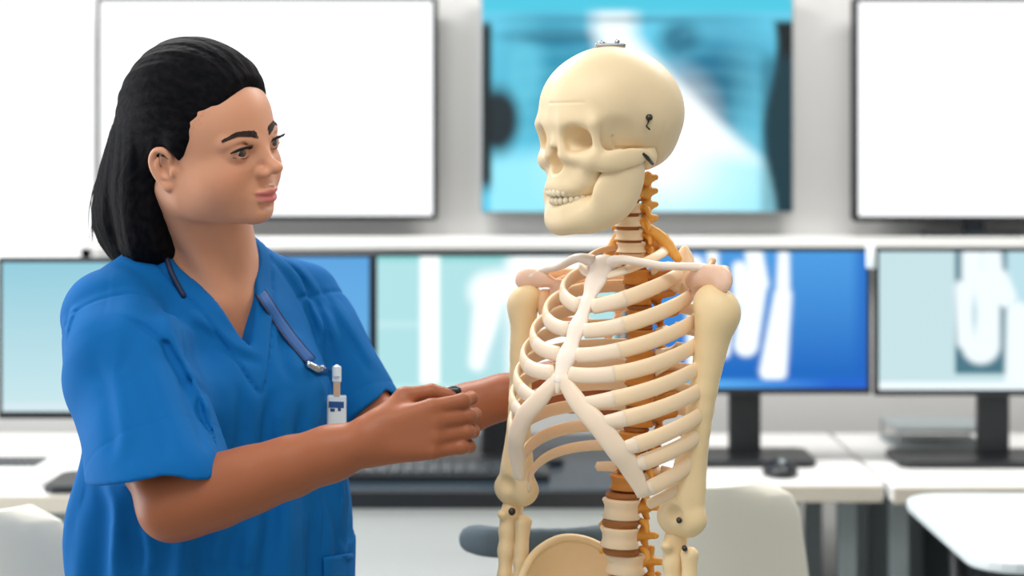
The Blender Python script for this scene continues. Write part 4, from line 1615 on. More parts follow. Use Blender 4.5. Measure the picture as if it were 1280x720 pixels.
# eyelids
EYE_C = [(77.0, s * 29.5, 20.5) for s in (-1, 1)]
for c, s in zip(EYE_C, (-1, 1)):
    f.ell(c, (14.6, 16.0, 14.0), k=0.004)
    x, y, z = c
    f.chain([(x + 15, y - s * 14.6, z - 4.0), (x + 18, y - s * 5.5, z - 0.8), (x + 17, y + s * 3.5, z + 0.2), (x + 10, y + s * 17.0, z + 1.4)], [1.5, 5.4, 5.9, 1.5], k=0.001, op='s', n=3)
    f.chain([(x + 11.6, y - s * 11, z + 8.4), (x + 13.2, y, z + 10.6), (x + 8.8, y + s * 13, z + 9.0)], [0.9, 1.1, 0.9], k=0.003, n=2, op='s')
# ears
for s in (-1, 1):
    E = lambda a, b_, c: (a * 0.86 + 9, s * (67 + (b_ - 67) * 0.9), c * 0.84 + 5)
    f.ell(E(-2, 67, 2), (12, 5.5, 19), k=0.006, R=np.array([[0.97, 0, -0.24], [0, 1, 0], [0.24, 0, 0.97]]))
    f.chain([E(6, 70, 8), E(8, 73, 20), E(0, 77, 29), E(-12, 79, 27), E(-19, 80, 14), E(-17, 79, -2), E(-9, 76, -17), E(-1, 73, -25)],
            [2.0, 2.7, 3.0, 3.2, 3.2, 3.0, 3.0, 3.8], k=0.003, kin=0.003, n=3)
    f.ell(E(-1, 73, -23), (5.2, 4.0, 6.0), k=0.004)
    f.chain([E(-8, 78, 18), E(-11, 78, 6), E(-8, 76, -6), E(0, 74, -12)], [2.0, 2.2, 2.0, 2.0], k=0.003, n=2)
    f.ell(E(1, 78, 2), (6.0, 5.0, 8), k=0.003, op='s')
    f.ell(E(-4, 82, 21), (5.0, 3.0, 3.0), k=0.003, op='s')
    f.ell(E(9, 71, -3), (3.5, 4.5, 6), k=0.003)
# neck and chest (torso frame, metres)
def HT(p):
    return T.A.T @ (H(*p) - T.o)


nk0 = HT((-20, 0, -20))
f.chain([nk0, (0.012, 0.000, 1.330), (0.000, 0, 1.275)], [0.056, 0.053, 0.062], k=0.025, kin=0.02, n=3, fr=T)
for s in (-1, 1):
    f.chain([HT((-16, s * 50, -24)), (0.058, s * 0.014, 1.272)], [0.010, 0.008], k=0.022, fr=T)      # neck muscle
    f.chain([(0.062, s * 0.016, 1.258), (0.046, s * 0.060, 1.264)], [0.008, 0.006], k=0.014, fr=T)   # collar bone
    f.chain([(-0.012, s * 0.020, 1.335), (-0.015, s * 0.080, 1.280), (-0.005, s * 0.140, 1.255)], [0.034, 0.028, 0.030], k=0.03, fr=T)
f.ell((0.0, 0, 1.170), (0.088, 0.145, 0.130), k=0.03, fr=T)
f.ell((0.0, 0, 1.000), (0.085, 0.125, 0.160), k=0.04, fr=T)


def arm(sh, el, wr, r, fr=WORLD):
    m = el + (wr - el) * 0.25
    m2 = el + (wr - el) * 0.6
    f.chain([sh, sh + (el - sh) * 0.3, sh + (el - sh) * 0.75, el], [r[0], r[1], r[2], r[3]], k=0.03, kin=0.02, fr=fr)
    f.chain([el, m, m2, wr], [r[3], r[4], r[5], r[6]], k=0.02, kin=0.02, n=2, fr=fr)


arm(RS, RE, RWr, [0.048, 0.045, 0.040, 0.0365, 0.0370, 0.0305, 0.0250])
arm(LS, LE, LW, [0.036, 0.036, 0.034, 0.030, 0.032, 0.0280, 0.0230])


def hand(wr, D, N, S, sc, curls, thumb, k0=0.012):
    """D along the fingers, N out of the back of the hand, S towards the thumb side (unit world vectors)"""
    D, N, S = (np.array(v, float) / np.linalg.norm(v) for v in (D, N, S))
    P = lambda a, b_, c: wr + (D * a + N * b_ + S * c) * sc
    # palm
    for c, L, rr in ((0.026, 0.082, 0.0118), (0.009, 0.084, 0.0122), (-0.009, 0.080, 0.0115), (-0.025, 0.074, 0.0105)):
        f.cap(P(0.0, 0, c * 0.55), P(L, 0.004, c), 0.0165 * sc, rr * sc, k=k0, fr=WORLD)
    f.cap(P(0.012, -0.008, 0.016), P(0.050, -0.012, 0.026), 0.014 * sc, 0.013 * sc, k=0.012, fr=WORLD)
    f.cap(P(0.015, -0.008, -0.014), P(0.060, -0.008, -0.020), 0.012 * sc, 0.011 * sc, k=0.012, fr=WORLD)
    tips = []
    for i, (c, L) in enumerate(((0.026, 0.084), (0.009, 0.088), (-0.009, 0.083), (-0.025, 0.076))):
        ln = [(0.040, 0.025, 0.020), (0.043, 0.027, 0.021), (0.042, 0.026, 0.021), (0.037, 0.023, 0.019)][i]
        rr = [0.0099, 0.0102, 0.0098, 0.0090][i]
        p = P(L, 0.004, c)
        ang = 0
        pts, rad = [p], [rr * 1.12 * sc]
        for j in range(3):
            ang += math.radians(curls[i][j])
            sp = curls[i][3]
            d = D * math.cos(ang) - N * math.sin(ang) + S * sp
            d /= np.linalg.norm(d)
            p = p + d * ln[j] * sc
            pts.append(p)
            rad.append(rr * (1.0 - 0.10 * (j + 1)) * sc)
        for j in range(3):
            f.cap(pts[j], pts[j + 1], rad[j], rad[j + 1], k=0.004 if j == 0 else 0.0018, fr=WORLD)
            if j:
                f.ell(pts[j] + N * 0.0012 * sc, (rad[j] * 1.04,) * 3, k=0.003, fr=WORLD)
        tips.append((pts, rad, d))
    tp = [P(*q) for q in thumb]
    f.cap(tp[0], tp[1], 0.0150 * sc, 0.0120 * sc, k=0.012, fr=WORLD)
    f.cap(tp[1], tp[2], 0.0115 * sc, 0.0098 * sc, k=0.004, fr=WORLD)
    f.cap(tp[2], tp[3], 0.0098 * sc, 0.0080 * sc, k=0.003, fr=WORLD)
    return tips, tp


# right hand: back to the camera, fingers pointing right and closing away from the camera
rD = W(592, 528, 2.12) - RWr
rN = np.array([-0.05, -1, 0.12])
rS = np.cross(rN, rD)
if rS[2] < 0:
    rS = -rS
rN = np.cross(rD, rS); rN = rN if rN[1] < 0 else -rN
tipsR, thR = hand(RWr, rD, rN, rS, 0.90,
                  [(22, 50, 44, 0.06), (32, 50, 44, 0.0), (32, 48, 44, -0.03), (26, 44, 44, -0.06)],
                  [(0.018, -0.006, 0.022), (0.048, -0.020, 0.046), (0.082, -0.030, 0.046), (0.108, -0.034, 0.036)])
# left hand: laid on the far side of the ribs, mostly hidden behind them
lD = W(735, 488, 2.476) - LW
lN = np.array([0.05, 1.0, 0.25])
lS = np.cross(lD, lN); lS = lS if lS[2] > 0 else -lS
lN = np.cross(lS, lD); lN = lN if lN[1] > 0 else -lN
tipsL, thL = hand(LW, lD, lN, lS, 0.90,
                  [(8, 16, 12, 0.08), (8, 18, 14, 0.02), (10, 18, 14, -0.04), (12, 20, 14, -0.10)],
                  [(0.018, -0.004, 0.022), (0.045, -0.010, 0.042), (0.070, -0.014, 0.056), (0.094, -0.018, 0.062)])
body_field = f
body = f.build('body', 0.0018, m_skin, woman)


def skin_tint(P):
    q = ((P - H.o) @ H.A) / H.s
    x, y, z = q[:, 0], q[:, 1], q[:, 2]
    c = np.ones((len(P), 3))
    face = (z > -90) & (x > 40)
    def put(col, t):
        nonlocal c
        t = np.clip(t, 0, 1)[:, None]
        c = c * (1 - t) + np.array(col) * t
    # arms a little deeper in tone than the face
    arm = np.clip((HO[2] - 0.16 - P[:, 2]) / 0.08, 0, 1)
    put((0.54, 0.35, 0.235), arm)
    # lips
    yy = np.abs(y)
    zu = -26.2 - 0.18 * np.clip(yy - 4, 0, 99) - 0.8 * np.exp(-(y / 2.5) ** 2)
    zl = -45.4 + 0.030 * yy ** 2
    lip = np.clip((zu - z) / 1.4, 0, 1) * np.clip((z - zl) / 1.4, 0, 1) * np.clip((20 - yy) / 2, 0, 1) * (x > 82)
    put((0.88, 0.50, 0.80), lip * 0.9)
    for s in (-1, 1):
        put((1.02, 0.80, 0.76), 0.45 * np.exp(-(((x - 72) / 26) ** 2 + ((y - s * 42) / 20) ** 2 + ((z + 10) / 17) ** 2)) * face)
        put((0.72, 0.58, 0.52), 0.5 * np.exp(-(((y - s * 31) / 16) ** 2 + ((z - 27) / 5.5) ** 2)) * (x > 70))
    put((1.02, 0.85, 0.80), 0.35 * np.exp(-((x - 112) / 9) ** 2 - ((z + 4) / 8) ** 2 - (y / 10) ** 2))
    return c


vcol(body, 'tint', skin_tint)

def walk(p, d):
    """move points given in the head frame along d until they meet the skin"""
    p = np.array(p, float)
    d = np.array(d, float)
    for _ in range(45):
        dist = body_field.eval(H.o + (p * H.s) @ H.A.T) / H.s
        p += d * np.maximum(dist * 0.75, 0)[:, None]
    p[body_field.eval(H.o + (p * H.s) @ H.A.T) / H.s > 1.0] = np.nan
    return p


# eyes
for c, s in zip(EYE_C, (-1, 1)):
    g = np.array([0.97, 0.02, -0.22]); g /= np.linalg.norm(g)       # gaze, head frame
    gw = H.A @ g
    mb = MB()
    n1, n2 = 40, 32
    side = np.cross(gw, sU); side /= np.linalg.norm(side); up = np.cross(side, gw)
    V = []
    R_ = 13.2 * H.s
    for j in range(n2 + 1):
        t = math.pi * j / n2
        rr = R_ * (1.0 + 0.05 * math.exp(-(t / 0.42) ** 2))
        for i in range(n1):
            a = 2 * math.pi * i / n1
            V.append(H(*c) + rr * (gw * math.cos(t) + math.sin(t) * (side * math.cos(a) + up * math.sin(a))))
    F, M = [], []
    for j in range(n2):
        for i in range(n1):
            F.append((j * n1 + i, (j + 1) * n1 + i, (j + 1) * n1 + (i + 1) % n1, j * n1 + (i + 1) % n1))
            t = math.degrees(math.pi * (j + 0.5) / n2)
            M.append(2 if t < 15 else 1 if t < 33 else 0)
    o = from_np('eye', V, F, [m_eye, m_iris, m_pupil], woman)
    o.data.polygons.foreach_set('material_index', M)
    # upper lashes
    x, y, z = c
    mb = MB()
    pts = [H(x + 10.4, y - s * 13.4, z + 0.0), H(x + 14.6, y - s * 7.5, z + 4.4), H(x + 15.6, y, z + 5.8), H(x + 13.6, y + s * 8.2, z + 5.4), H(x + 7.6, y + s * 16.8, z + 2.8)]
    mb.tube(pts, [0.0006, 0.0013, 0.0016, 0.0019, 0.0009], 8, smooth_n=6)
    for k in range(22):
        t = k / 21
        p0 = catmull(np.array(pts), np.ones(5), 8)[0][int(t * 31)]
        out = H.A @ np.array([0.9, s * (t - 0.45) * 1.1, 0.30])
        mb.tube([p0, p0 + out * 0.004, p0 + out * 0.0065 + hU * 0.0022], [0.0006, 0.0004, 0.00015], 5)
    o = mb.build('upper_lashes', m_lash, woman)
    mb = MB()
    mb.tube([H(x + 12.0, y - s * 10.5, z - 5.6), H(x + 13.5, y, z - 6.6), H(x + 8.4, y + s * 14.0, z - 2.8)], [0.0002, 0.00045, 0.0005], 6, smooth_n=6)
    mb.build('lower_lash_line', m_brow, woman)
    # brow: short hairs following the ridge
    mb = MB()
    n = 520
    t = rng.random(n)
    yy = 9.5 + 38 * t
    hw = 5.6 - 3.9 * t
    zz = 38.0 + 5.2 * np.sin(np.minimum(1, t * 1.25) * math.pi * 0.62) - 9.0 * np.maximum(0, t - 0.62) + (rng.random(n) - 0.5) * 1.5 * hw
    p = walk(np.stack([np.full(n, 120.0), s * yy, zz], 1), (-1, 0, 0))
    for k in np.flatnonzero(np.isfinite(p[:, 0])):
        d1 = H.A @ np.array([-0.25 - 0.35 * t[k], s * 0.85, 0.55 - 1.0 * t[k]])
        nrm = H.A @ np.array([0.85, s * 0.5, 0.1])
        p0 = H(*p[k])
        q0 = p0 + d1 * 0.0048 + nrm * 0.0004
        mb.tube([p0, (p0 + q0) / 2 + nrm * 0.0006, q0], [0.00040, 0.00036, 0.00012], 5)
    mb.build('eyebrow', m_brow, woman)

# ---------------- hair
f = Field(H)
f.ell((-6, 0, 58), (90, 79, 84), k=0)
f.ell((-6, 0, 82), (76, 64, 63), k=0.02)                 # volume on the crown
f.ell((38, -4, 84), (44, 50, 40), k=0.02)
f.ell((-34, 0, 32), (56, 68, 60), k=0.02)
for s in (-1, 1):
    f.chain([(26, s * 63, 44), (18, s * 68, 22)], [12, 8], k=0.016)
# hair falling behind to the shoulders
f.chain([(-58, 8, 60), (-78, 12, 12), (-98, 14, -40), (-108, 16, -80), (-100, 22, -104)], [32, 38, 42, 40, 24], k=0.03, kin=0.02, n=2)
f.chain([(-48, 44, 6), (-52, 46, -40), (-52, 42, -82), (-62, 40, -104)], [30, 32, 33, 24], k=0.025, kin=0.02, n=2)
f.chain([(-48, -40, 10), (-52, -40, -40), (-54, -38, -78)], [30, 32, 24], k=0.025, kin=0.02)
f.chain([(-100, 20, -86), (-126, 24, -98), (-146, 26, -92)], [20, 12, 3], k=0.02)
f.chain([(-84, 30, -92), (-112, 34, -110), (-136, 34, -112)], [20, 11, 3], k=0.015)
# face, forehead and ear left free: the hairline as forward limit at each height
HZ = [-130, -60, -30, -12, 4, 14, 22, 34, 46, 56, 66, 84, 98, 106, 112, 120]
HX = [-24, -20, -15, -8, 8, 24, 35, 44, 52, 61, 69, 77, 84, 91, 100, 135]


def hairline(Q):
    q = ((Q - H.o) @ H.A) / H.s
    x, y, z = q[..., 0], q[..., 1], q[..., 2]
    b_ = np.interp(z, HZ, HX) + 0.5 * np.sin(z * 0.35) + 0.3 * np.sin(z * 0.9 + y * 0.2)
    b_ = b_ + 10 * (1 - np.clip(np.abs(y) / 40, 0, 1)) * np.clip((z - 80) / 20, 0, 1) * -0.6
    return (b_ - x) * H.s * 0.8


f.custom(hairline, H(60, 0, 0), 0.22, k=0.006)
for s in (-1, 1):
    f.ell((9, s * 80, 6), (18, 22, 26), k=0.005, op='s')


def strands(Q, d):
    q = ((Q - H.o) @ H.A) / H.s
    x, y, z = q[..., 0], q[..., 1], q[..., 2]
    a = np.arctan2(y, z - 30)
    up = np.clip((z - 20) / 40, 0, 1)
    w = 0.9 * np.sin(a * 34 + 2.0 * np.sin(x / 22)) + 0.5 * np.sin(a * 71 + x / 15)
    ph = np.arctan2(y, x + 60)
    lo = 1.2 * np.sin(ph * 17 + z / 60) + 0.5 * np.sin(ph * 37 + np.sin(z / 40) * 1.2)
    # locks sweeping back over the crown
    lock = 1.3 * np.sin(a * 9 + x / 60)
    damp = np.clip((np.interp(z, HZ, HX) - x) / 26, 0.06, 1)
    return d + (w * up + lock * up + lo * (1 - up)) * 0.00060 * damp


f.post = strands
hair_field = f
hair = f.build('hair', 0.0022, m_hair, woman)


def strand_uv(P):
    q = ((P - H.o) @ H.A) / H.s
    x, y, z = q[:, 0], q[:, 1], q[:, 2]
    up = np.clip((z + 10) / 50, 0, 1)
    a = np.arctan2(y, z - 20) * 0.12
    b = np.arctan2(y, x + 70) * 0.12
    u = b * (1 - up) + a * up
    v = np.sqrt((x + 70) ** 2 + y ** 2) * 0.0006 * (1 - up) + np.sqrt(y ** 2 + (z - 20) ** 2) * 0.0006 * up
    w_ = (z * (1 - up) + x * up) * 0.02
    return np.stack([u, v, w_], 1)


vcol(hair, 'strand', strand_uv)
# loose strands: wisps along the outer edge of the fall and fine hairs at the temple
mb = MB()
for k in range(46):
    y = rng.uniform(-10, 50)
    x0 = -106 + rng.uniform(-10, 14)
    st = np.array([x0 + 6, y * 0.6 + 10, rng.uniform(-20, 40)])
    en = np.array([-138 - rng.uniform(0, 18), y * 0.6 + 16, -84 - rng.uniform(0, 26)])
    md = (st + en) / 2 + np.array([-16 - rng.uniform(0, 6), 0, -10])
    mb.tube([H(*st), H(*md), H(*en)], [0.0006, 0.0006, 0.00015], 5, smooth_n=6)
mb.build('loose_strands', m_hair, hair)
mb = MB()
for s in (-1, 1):
    n = 420
    z = rng.uniform(18, 106, n)
    x = np.interp(z, HZ, HX) + rng.uniform(-16, -6, n)
    p = walk(np.stack([x, np.full(n, s * 95.0), z], 1), (0, -s, 0))
    for k in np.flatnonzero(np.isfinite(p[:, 0])):
        p0 = p[k]
        L_ = rng.uniform(9, 20)
        p1 = p0 + np.array([-L_ * 0.5, s * 0.6, 3.0]); p2 = p0 + np.array([-L_, s * 1.8, 4.5])
        mb.tube([H(*p0), H(*p1), H(*p2)], [0.00010, 0.00028, 0.0004], 5)
mb.build('hairline_strands', m_lash, hair)
# ---------------- scrub top
f = Field(T)
def sleeve(sh, el, t1, r):
    ax = (el - sh)
    hem = sh + ax * t1
    far = 1.12 if t1 == 0.84 and r[2] > 0.06 else 1.0
    f.cap(sh, sh + ax * 0.28, r[0], r[1], k=0.035, fr=WORLD)
    f.cap(sh + ax * 0.28, sh + ax * t1 * far, r[1], r[2], k=0.02, fr=WORLD)
    return hem, ax / np.linalg.norm(ax)


hemR, axR = sleeve(RS + np.array([0.004, 0.0, -0.004]), RE, 0.84, (0.058, 0.076, 0.080))
hemL, axL = sleeve(LS, LE, 0.84, (0.052, 0.052, 0.047))
# sleeve mouths
for hem, ax, r in ((hemR, np.array([0.06, -0.10, -0.99]), 0.0745), (hemL, axL, 0.042)):
    ax = ax / np.linalg.norm(ax)
    lx = axR if r > 0.06 else axL
    f.box(hem + ax * 0.11, (0.12, 0.12, 0.11), op='s', k=0.003, fr=WORLD,
          R=np.stack([np.cross(ax, [0, 1, 0]) / np.linalg.norm(np.cross(ax, [0, 1, 0])), np.cross(ax, np.cross(ax, [0, 1, 0])) / np.linalg.norm(np.cross(ax, [0, 1, 0])), ax], 1))
    f.cap(hem - lx * 0.055, hem + lx * 0.1, r * 0.8, r, k=0.004, op='s', fr=WORLD)
f.ell((-0.004, 0, 1.165), (0.118, 0.165, 0.150), k=0.03)
f.ell((0.030, 0.0, 1.130), (0.100, 0.140, 0.085), k=0.04)
for s in (-1, 1):
    f.ell((0.062, s * 0.062, 1.120), (0.068, 0.072, 0.075), k=0.05)
    f.chain([(-0.012, s * 0.050, 1.300), (-0.010, s * 0.100, 1.272)], [0.048, 0.044], k=0.04)
f.ell((0.002, -0.012, 0.980), (0.136, 0.180, 0.190), k=0.05)
f.chain([(0.0, -0.016, 0.98), (-0.004, -0.014, 0.80)], [0.164, 0.178], k=0.05, flat=((1, 0, 0), 0.80))


f.box((0.0, 0, 0.600), (0.40, 0.40, 0.115), k=0.003, op='s')
# neck opening
VB = 1.205
f.chain([(0.020, 0, 1.42), (0.006, 0, 1.300)], [0.072, 0.066], k=0.006, op='s')


def vdist(Q):
    q = (Q - T.o) @ T.A
    x, y, z = q[..., 0], q[..., 1], q[..., 2]
    # distance outside the V (negative inside), measured in the frontal plane
    hw = (z - VB) * 0.50
    return (np.abs(y) - hw) * 0.894, x, y, z


f.custom(lambda Q: np.maximum(vdist(Q)[0], 0.02 - vdist(Q)[1]), T(0.1, 0, 1.30), 0.16, k=0.003)


def cloth(Q, d):
    vd, x, y, z = vdist(Q)
    q = np.stack([x, y, z], -1)
    # band along the V with a stitched seam at its outer edge
    top = np.clip((z - 1.19) / 0.02, 0, 1) * (x > -0.02)
    seam = 1.4 * np.exp(-((vd - 0.026) / 0.0024) ** 2) * np.clip((z - (VB - 0.055)) / 0.01, 0, 1) * (x > 0.0)
    band = np.clip((0.026 - vd) / 0.002, 0, 1) * (x > 0.0) * np.clip((z - (VB - 0.05)) / 0.01, 0, 1)
    d = d + 0.0022 * seam - 0.0010 * band
    # armhole seams
    for s, sh, ax in ((1, RS, axR), (-1, LS, axL)):
        t = (Q - sh) @ ax
        a = t - 0.020
        w = np.sqrt((((Q - sh) - t[..., None] * ax) ** 2).sum(-1))
        d = d + 0.0022 * np.exp(-(a / 0.0024) ** 2) * (w < 0.13) * (s * y > 0.11)
        # hem stitching
        hm = {1: hemR, -1: hemL}[s]
        b_ = (Q - hm) @ ax
        d = d + 0.0010 * np.exp(-((b_ + 0.022) / 0.0016) ** 2) * (np.linalg.norm(Q - hm, axis=-1) < 0.12)
        # diagonal pulls in the sleeve
        ang = np.arctan2((Q - sh) @ np.cross(ax, [0, 1, 0]), (Q - sh)[..., 1])
        sl = np.clip((t - 0.01) / 0.05, 0, 1) * (w < 0.11) * (s * y > 0.13)
        d = d + sl * (0.0028 * np.sin(ang * 3.0 + t * 26 + 0.6) + 0.0014 * np.sin(ang * 6 - t * 40))
    # long folds running down the front and side
    low = np.clip((1.17 - z) / 0.20, 0, 1) * (np.abs(y) < 0.19)
    th = np.arctan2(y, x)
    amp = 0.0030 + 0.0075 * low
    fold = 0.55 * np.sin(th * 7.0 + 1.2 * np.sin(z * 11) + 0.5) + 0.45 * np.sin(th * 13.0 + 2.0 * np.sin(z * 7 + 1)) + 0.25 * np.sin(th * 23 + z * 15)
    d = d + amp * fold * low
    # pulls from the armpit and across the bust
    dg = (y - 0.5 * (z - 1.1))
    pull = np.exp(-((z - 1.12) / 0.09) ** 2) * (x > 0)
    d = d + 0.0030 * pull * np.sin(dg * 75 + 2 * np.sin(z * 22)) * np.clip((np.abs(y) - 0.05) / 0.06, 0, 1)
    ap = np.array(T.A.T @ (RS + np.array([0.05, -0.01, -0.07]) - T.o))
    r = q - ap
    rr = np.sqrt((r ** 2).sum(-1))
    a2 = np.arctan2(r[..., 2], r[..., 1] - r[..., 0])
    d = d + 0.0040 * np.exp(-((rr - 0.06) / 0.045) ** 2) * np.sin(a2 * 7)
    d = d + 0.0012 * noise3(q, 9.0, 3)
    for seg, dep, wd, rdg in CREASES:
        a, b_ = seg[:-1], seg[1:]
        cen = (seg.min(0) + seg.max(0)) / 2
        rad = np.linalg.norm(seg - cen, axis=1).max() + 3.2 * wd
        m = np.linalg.norm(Q - cen, axis=-1) < rad
        if not m.any():
            continue
        P_ = Q[m]
        best = np.full(len(P_), 9.0)
        side = np.zeros(len(P_))
        tt = np.zeros(len(P_))
        n_ = len(a)
        for i_ in range(n_):
            ba = b_[i_] - a[i_]
            h = np.clip(((P_ - a[i_]) @ ba) / (ba @ ba), 0, 1)
            v = P_ - a[i_] - h[:, None] * ba
            dd = np.linalg.norm(v, axis=1)
            k_ = dd < best
            best[k_] = dd[k_]
            pn = np.cross(ba, [0, 1, 0]); pn = pn / (np.linalg.norm(pn) + 1e-9)
            side[k_] = (v @ pn)[k_]
            tt[k_] = ((i_ + h) / n_)[k_]
        fade = np.clip(np.minimum(tt, 1 - tt) / 0.22, 0, 1)
        g = dep * np.exp(-(best / wd) ** 2) - rdg * np.exp(-((side - 1.7 * wd) / (1.1 * wd)) ** 2) * (best < 4 * wd)
        d[m] = d[m] + g * fade
    return d


scrub_field = f
CR = [  # photograph pixels, groove depth, width, neighbouring ridge
    ([(140, 338), (134, 366), (132, 394)], 0.0016, 0.0022, 0.0006),
    ([(132, 394), (178, 408), (210, 440), (231, 474), (236, 520)], 0.0030, 0.0040, 0.0022),
    ([(196, 378), (208, 430), (226, 470), (248, 528), (256, 585)], 0.0052, 0.0060, 0.0058),
    ([(204, 385), (250, 412), (292, 442), (330, 456)], 0.0026, 0.0060, 0.0028),
    ([(226, 470), (252, 486), (284, 500)], 0.0034, 0.0070, 0.0034),
    ([(240, 500), (262, 530), (270, 570)], 0.0036, 0.0070, 0.0036),
    ([(296, 478), (302, 520), (296, 585), (300, 650)], 0.0036, 0.0080, 0.0040),
    ([(340, 486), (334, 540), (342, 620), (336, 715)], 0.0048, 0.0090, 0.0050),
    ([(378, 500), (372, 560), (384, 640), (380, 718)], 0.0050, 0.0080, 0.0052),
    ([(412, 470), (408, 540), (416, 640), (422, 718)], 0.0050, 0.0080, 0.0040),
    ([(262, 640), (250, 690), (256, 719)], 0.0050, 0.0090, 0.0050),
    ([(300, 655), (290, 700), (294, 719)], 0.0040, 0.0090, 0.0044),
    ([(160, 655), (172, 690), (168, 719)], 0.0050, 0.0090, 0.0050),
    ([(118, 600), (130, 650), (126, 719)], 0.0056, 0.0090, 0.0050),
    ([(86, 384), (76, 430), (78, 500), (92, 566)], 0.0036, 0.0050, 0.0034),
    ([(112, 430), (128, 480), (140, 540), (142, 582)], 0.0024, 0.0090, 0.0030),
    ([(160, 440), (184, 490), (202, 540), (212, 576)], 0.0026, 0.0080, 0.0030),
    ([(352, 322), (384, 362), (404, 404), (416, 452)], 0.0046, 0.0055, 0.0040),
    ([(332, 314), (362, 352), (390, 400), (404, 446)], 0.0030, 0.0055, 0.0030),
    ([(392, 352), (420, 400), (446, 440), (462, 470)], 0.0026, 0.0060, 0.0030),
    ([(356, 402), (352, 440), (362, 480)], 0.0022, 0.0080, 0.0026),
]
CREASES = []
for px_, dep_, wd_, rg_ in CR:
    pp = [f.hit(x, y, 1.9, 3.0) for x, y in px_]
    pp = [p for p in pp if p is not None]
    if len(pp) > 1:
        pp = catmull(np.array(pp), np.ones(len(pp)), 3)[0]
        CREASES.append((pp, dep_, wd_, rg_))
f.post = cloth
scrub = f.build('scrub_top', 0.0026, m_scrub, woman)

# lower pocket corner seen at the hem of the tunic
def on_cloth(px, py, off=0.002):
    p = scrub_field.hit(px, py, 1.9, 3.0, off)
    return p


mb = MB()
grid = []
for j in range(7):
    row = []
    for i in range(7):
        p = on_cloth(404 + (448 - 404) * i / 6.0 - 0.5, 690 + 6 * (1 - i / 6.0) + 34 * j / 6.0)
        row.append(p)
    grid.append(row)
V, F = [], []
idx = {}
for j in range(7):
    for i in range(7):
        if grid[j][i] is not None:
            idx[(j, i)] = len(V); V.append(grid[j][i] + np.array([0, -0.001, 0]))
for j in range(6):
    for i in range(6):
        k = [(j, i), (j + 1, i), (j + 1, i + 1), (j, i + 1)]
        if all(a in idx for a in k):
            F.append([idx[a] for a in k])
if F:
    o = from_np('pocket', V, F, m_scrub, scrub)
    md = o.modifiers.new('t', 'SOLIDIFY'); md.thickness = 0.003; md.offset = 1

# trousers and shoes (below the picture's edge)
f = Field(T)
f.chain([(0, -0.008, 0.90), (0, -0.008, 0.82)], [0.125, 0.130], k=0.0, flat=((1, 0, 0), 0.75))
for s in (-1, 1):
    f.chain([(0, s * 0.068, 0.82), (0.008, s * 0.084, 0.48), (0.0, s * 0.092, 0.10)], [0.084, 0.072, 0.062], k=0.03, kin=0.02)
f.box((0, 0, 0.02), (0.3, 0.4, 0.045), op='s', k=0.002)
f.post = lambda Q, d: d + 0.003 * noise3(Q, 6.0, 9)
f.build('trousers', 0.0055, m_trous, woman)
for s in (-1, 1):
    f = Field(T)
    f.chain([(-0.045, s * 0.092, 0.045), (0.06, s * 0.096, 0.034), (0.145, s * 0.102, 0.026)], [0.040, 0.040, 0.032], k=0.01, kin=0.02, flat=((0, 1, 0), 0.85))
    f.cap((-0.03, s * 0.092, 0.07), (0.0, s * 0.092, 0.12), 0.038, 0.040, k=0.02)
    f.box((0.03, 0, -0.048), (0.3, 0.4, 0.05), op='s', k=0.002)
    f.build('shoe', 0.004, m_shoe, woman)

# nails on the near hand's visible fingers and the thumb
# ---------------- things she wears or holds
lan = empty('lanyard', on_cloth(396, 460), label="navy lanyard round the woman's neck, with a metal clip at its end", cat='lanyard')
nck = [T(-0.062, 0.0, 1.325), T(-0.040, -0.060, 1.325), T(0.0, -0.074, 1.315)]
rows = []
for x, y in ((287, 298), (296, 318), (310, 342), (328, 370), (346, 398), (366, 426), (388, 452)):
    a_, b_ = on_cloth(x - 5, y + 3, 0.002), on_cloth(x + 6, y - 4, 0.002)
    if a_ is not None and b_ is not None:
        rows.append((a_, b_))
L_ = catmull(np.array([r[0] for r in rows]), np.ones(len(rows)), 5)[0]
R2 = catmull(np.array([r[1] for r in rows]), np.ones(len(rows)), 5)[0]
V, F = [], []
for k in range(len(L_)):
    for t in (0, 0.33, 0.67, 1):
        V.append(L_[k] * (1 - t) + R2[k] * t + np.array([0, -0.0012 * math.sin(t * 3.14), 0]))
for k in range(len(L_) - 1):
    for t in range(3):
        F.append((k * 4 + t, (k + 1) * 4 + t, (k + 1) * 4 + t + 1, k * 4 + t + 1))
o = from_np('strap', V, F, m_ribbon, lan)
md = o.modifiers.new('t', 'SOLIDIFY'); md.thickness = 0.0015; md.offset = 0
mb = MB(); mb.tube(L_, 0.0016, 8); mb.build('strap_piping', m_navy, o)
mb = MB(); mb.tube(R2, 0.0013, 8); mb.build('strap_piping', m_navy, o)
mb = MB()
q = []
for x, y in ((206, 306), (208, 322), (214, 340), (222, 356), (230, 371)):
    p = on_cloth(x, y, 0.003)
    if p is not None:
        q.append(p)
mb.tube(nck, 0.0035, 10, smooth_n=4)
mb.build('neck_strap', m_navy, lan)
mb = MB()
mb.tube(q, [0.0034] * len(q), 12, smooth_n=4)
mb.build('near_strap', m_navy, lan)
mb = MB()
c0, c1, c2 = (on_cloth(x, y, 0.006) for x, y in ((384, 455), (398, 462), (412, 466)))
mb.tube([c0, c1, c2], [0.0045, 0.0055, 0.0030], 12, smooth_n=4)
mb.tube([c1 + (0.004, -0.004, 0.004), c2 + (0.002, -0.003, 0.002)], 0.0022, 10)
mb.build('swivel_clip', m_chrome, lan)

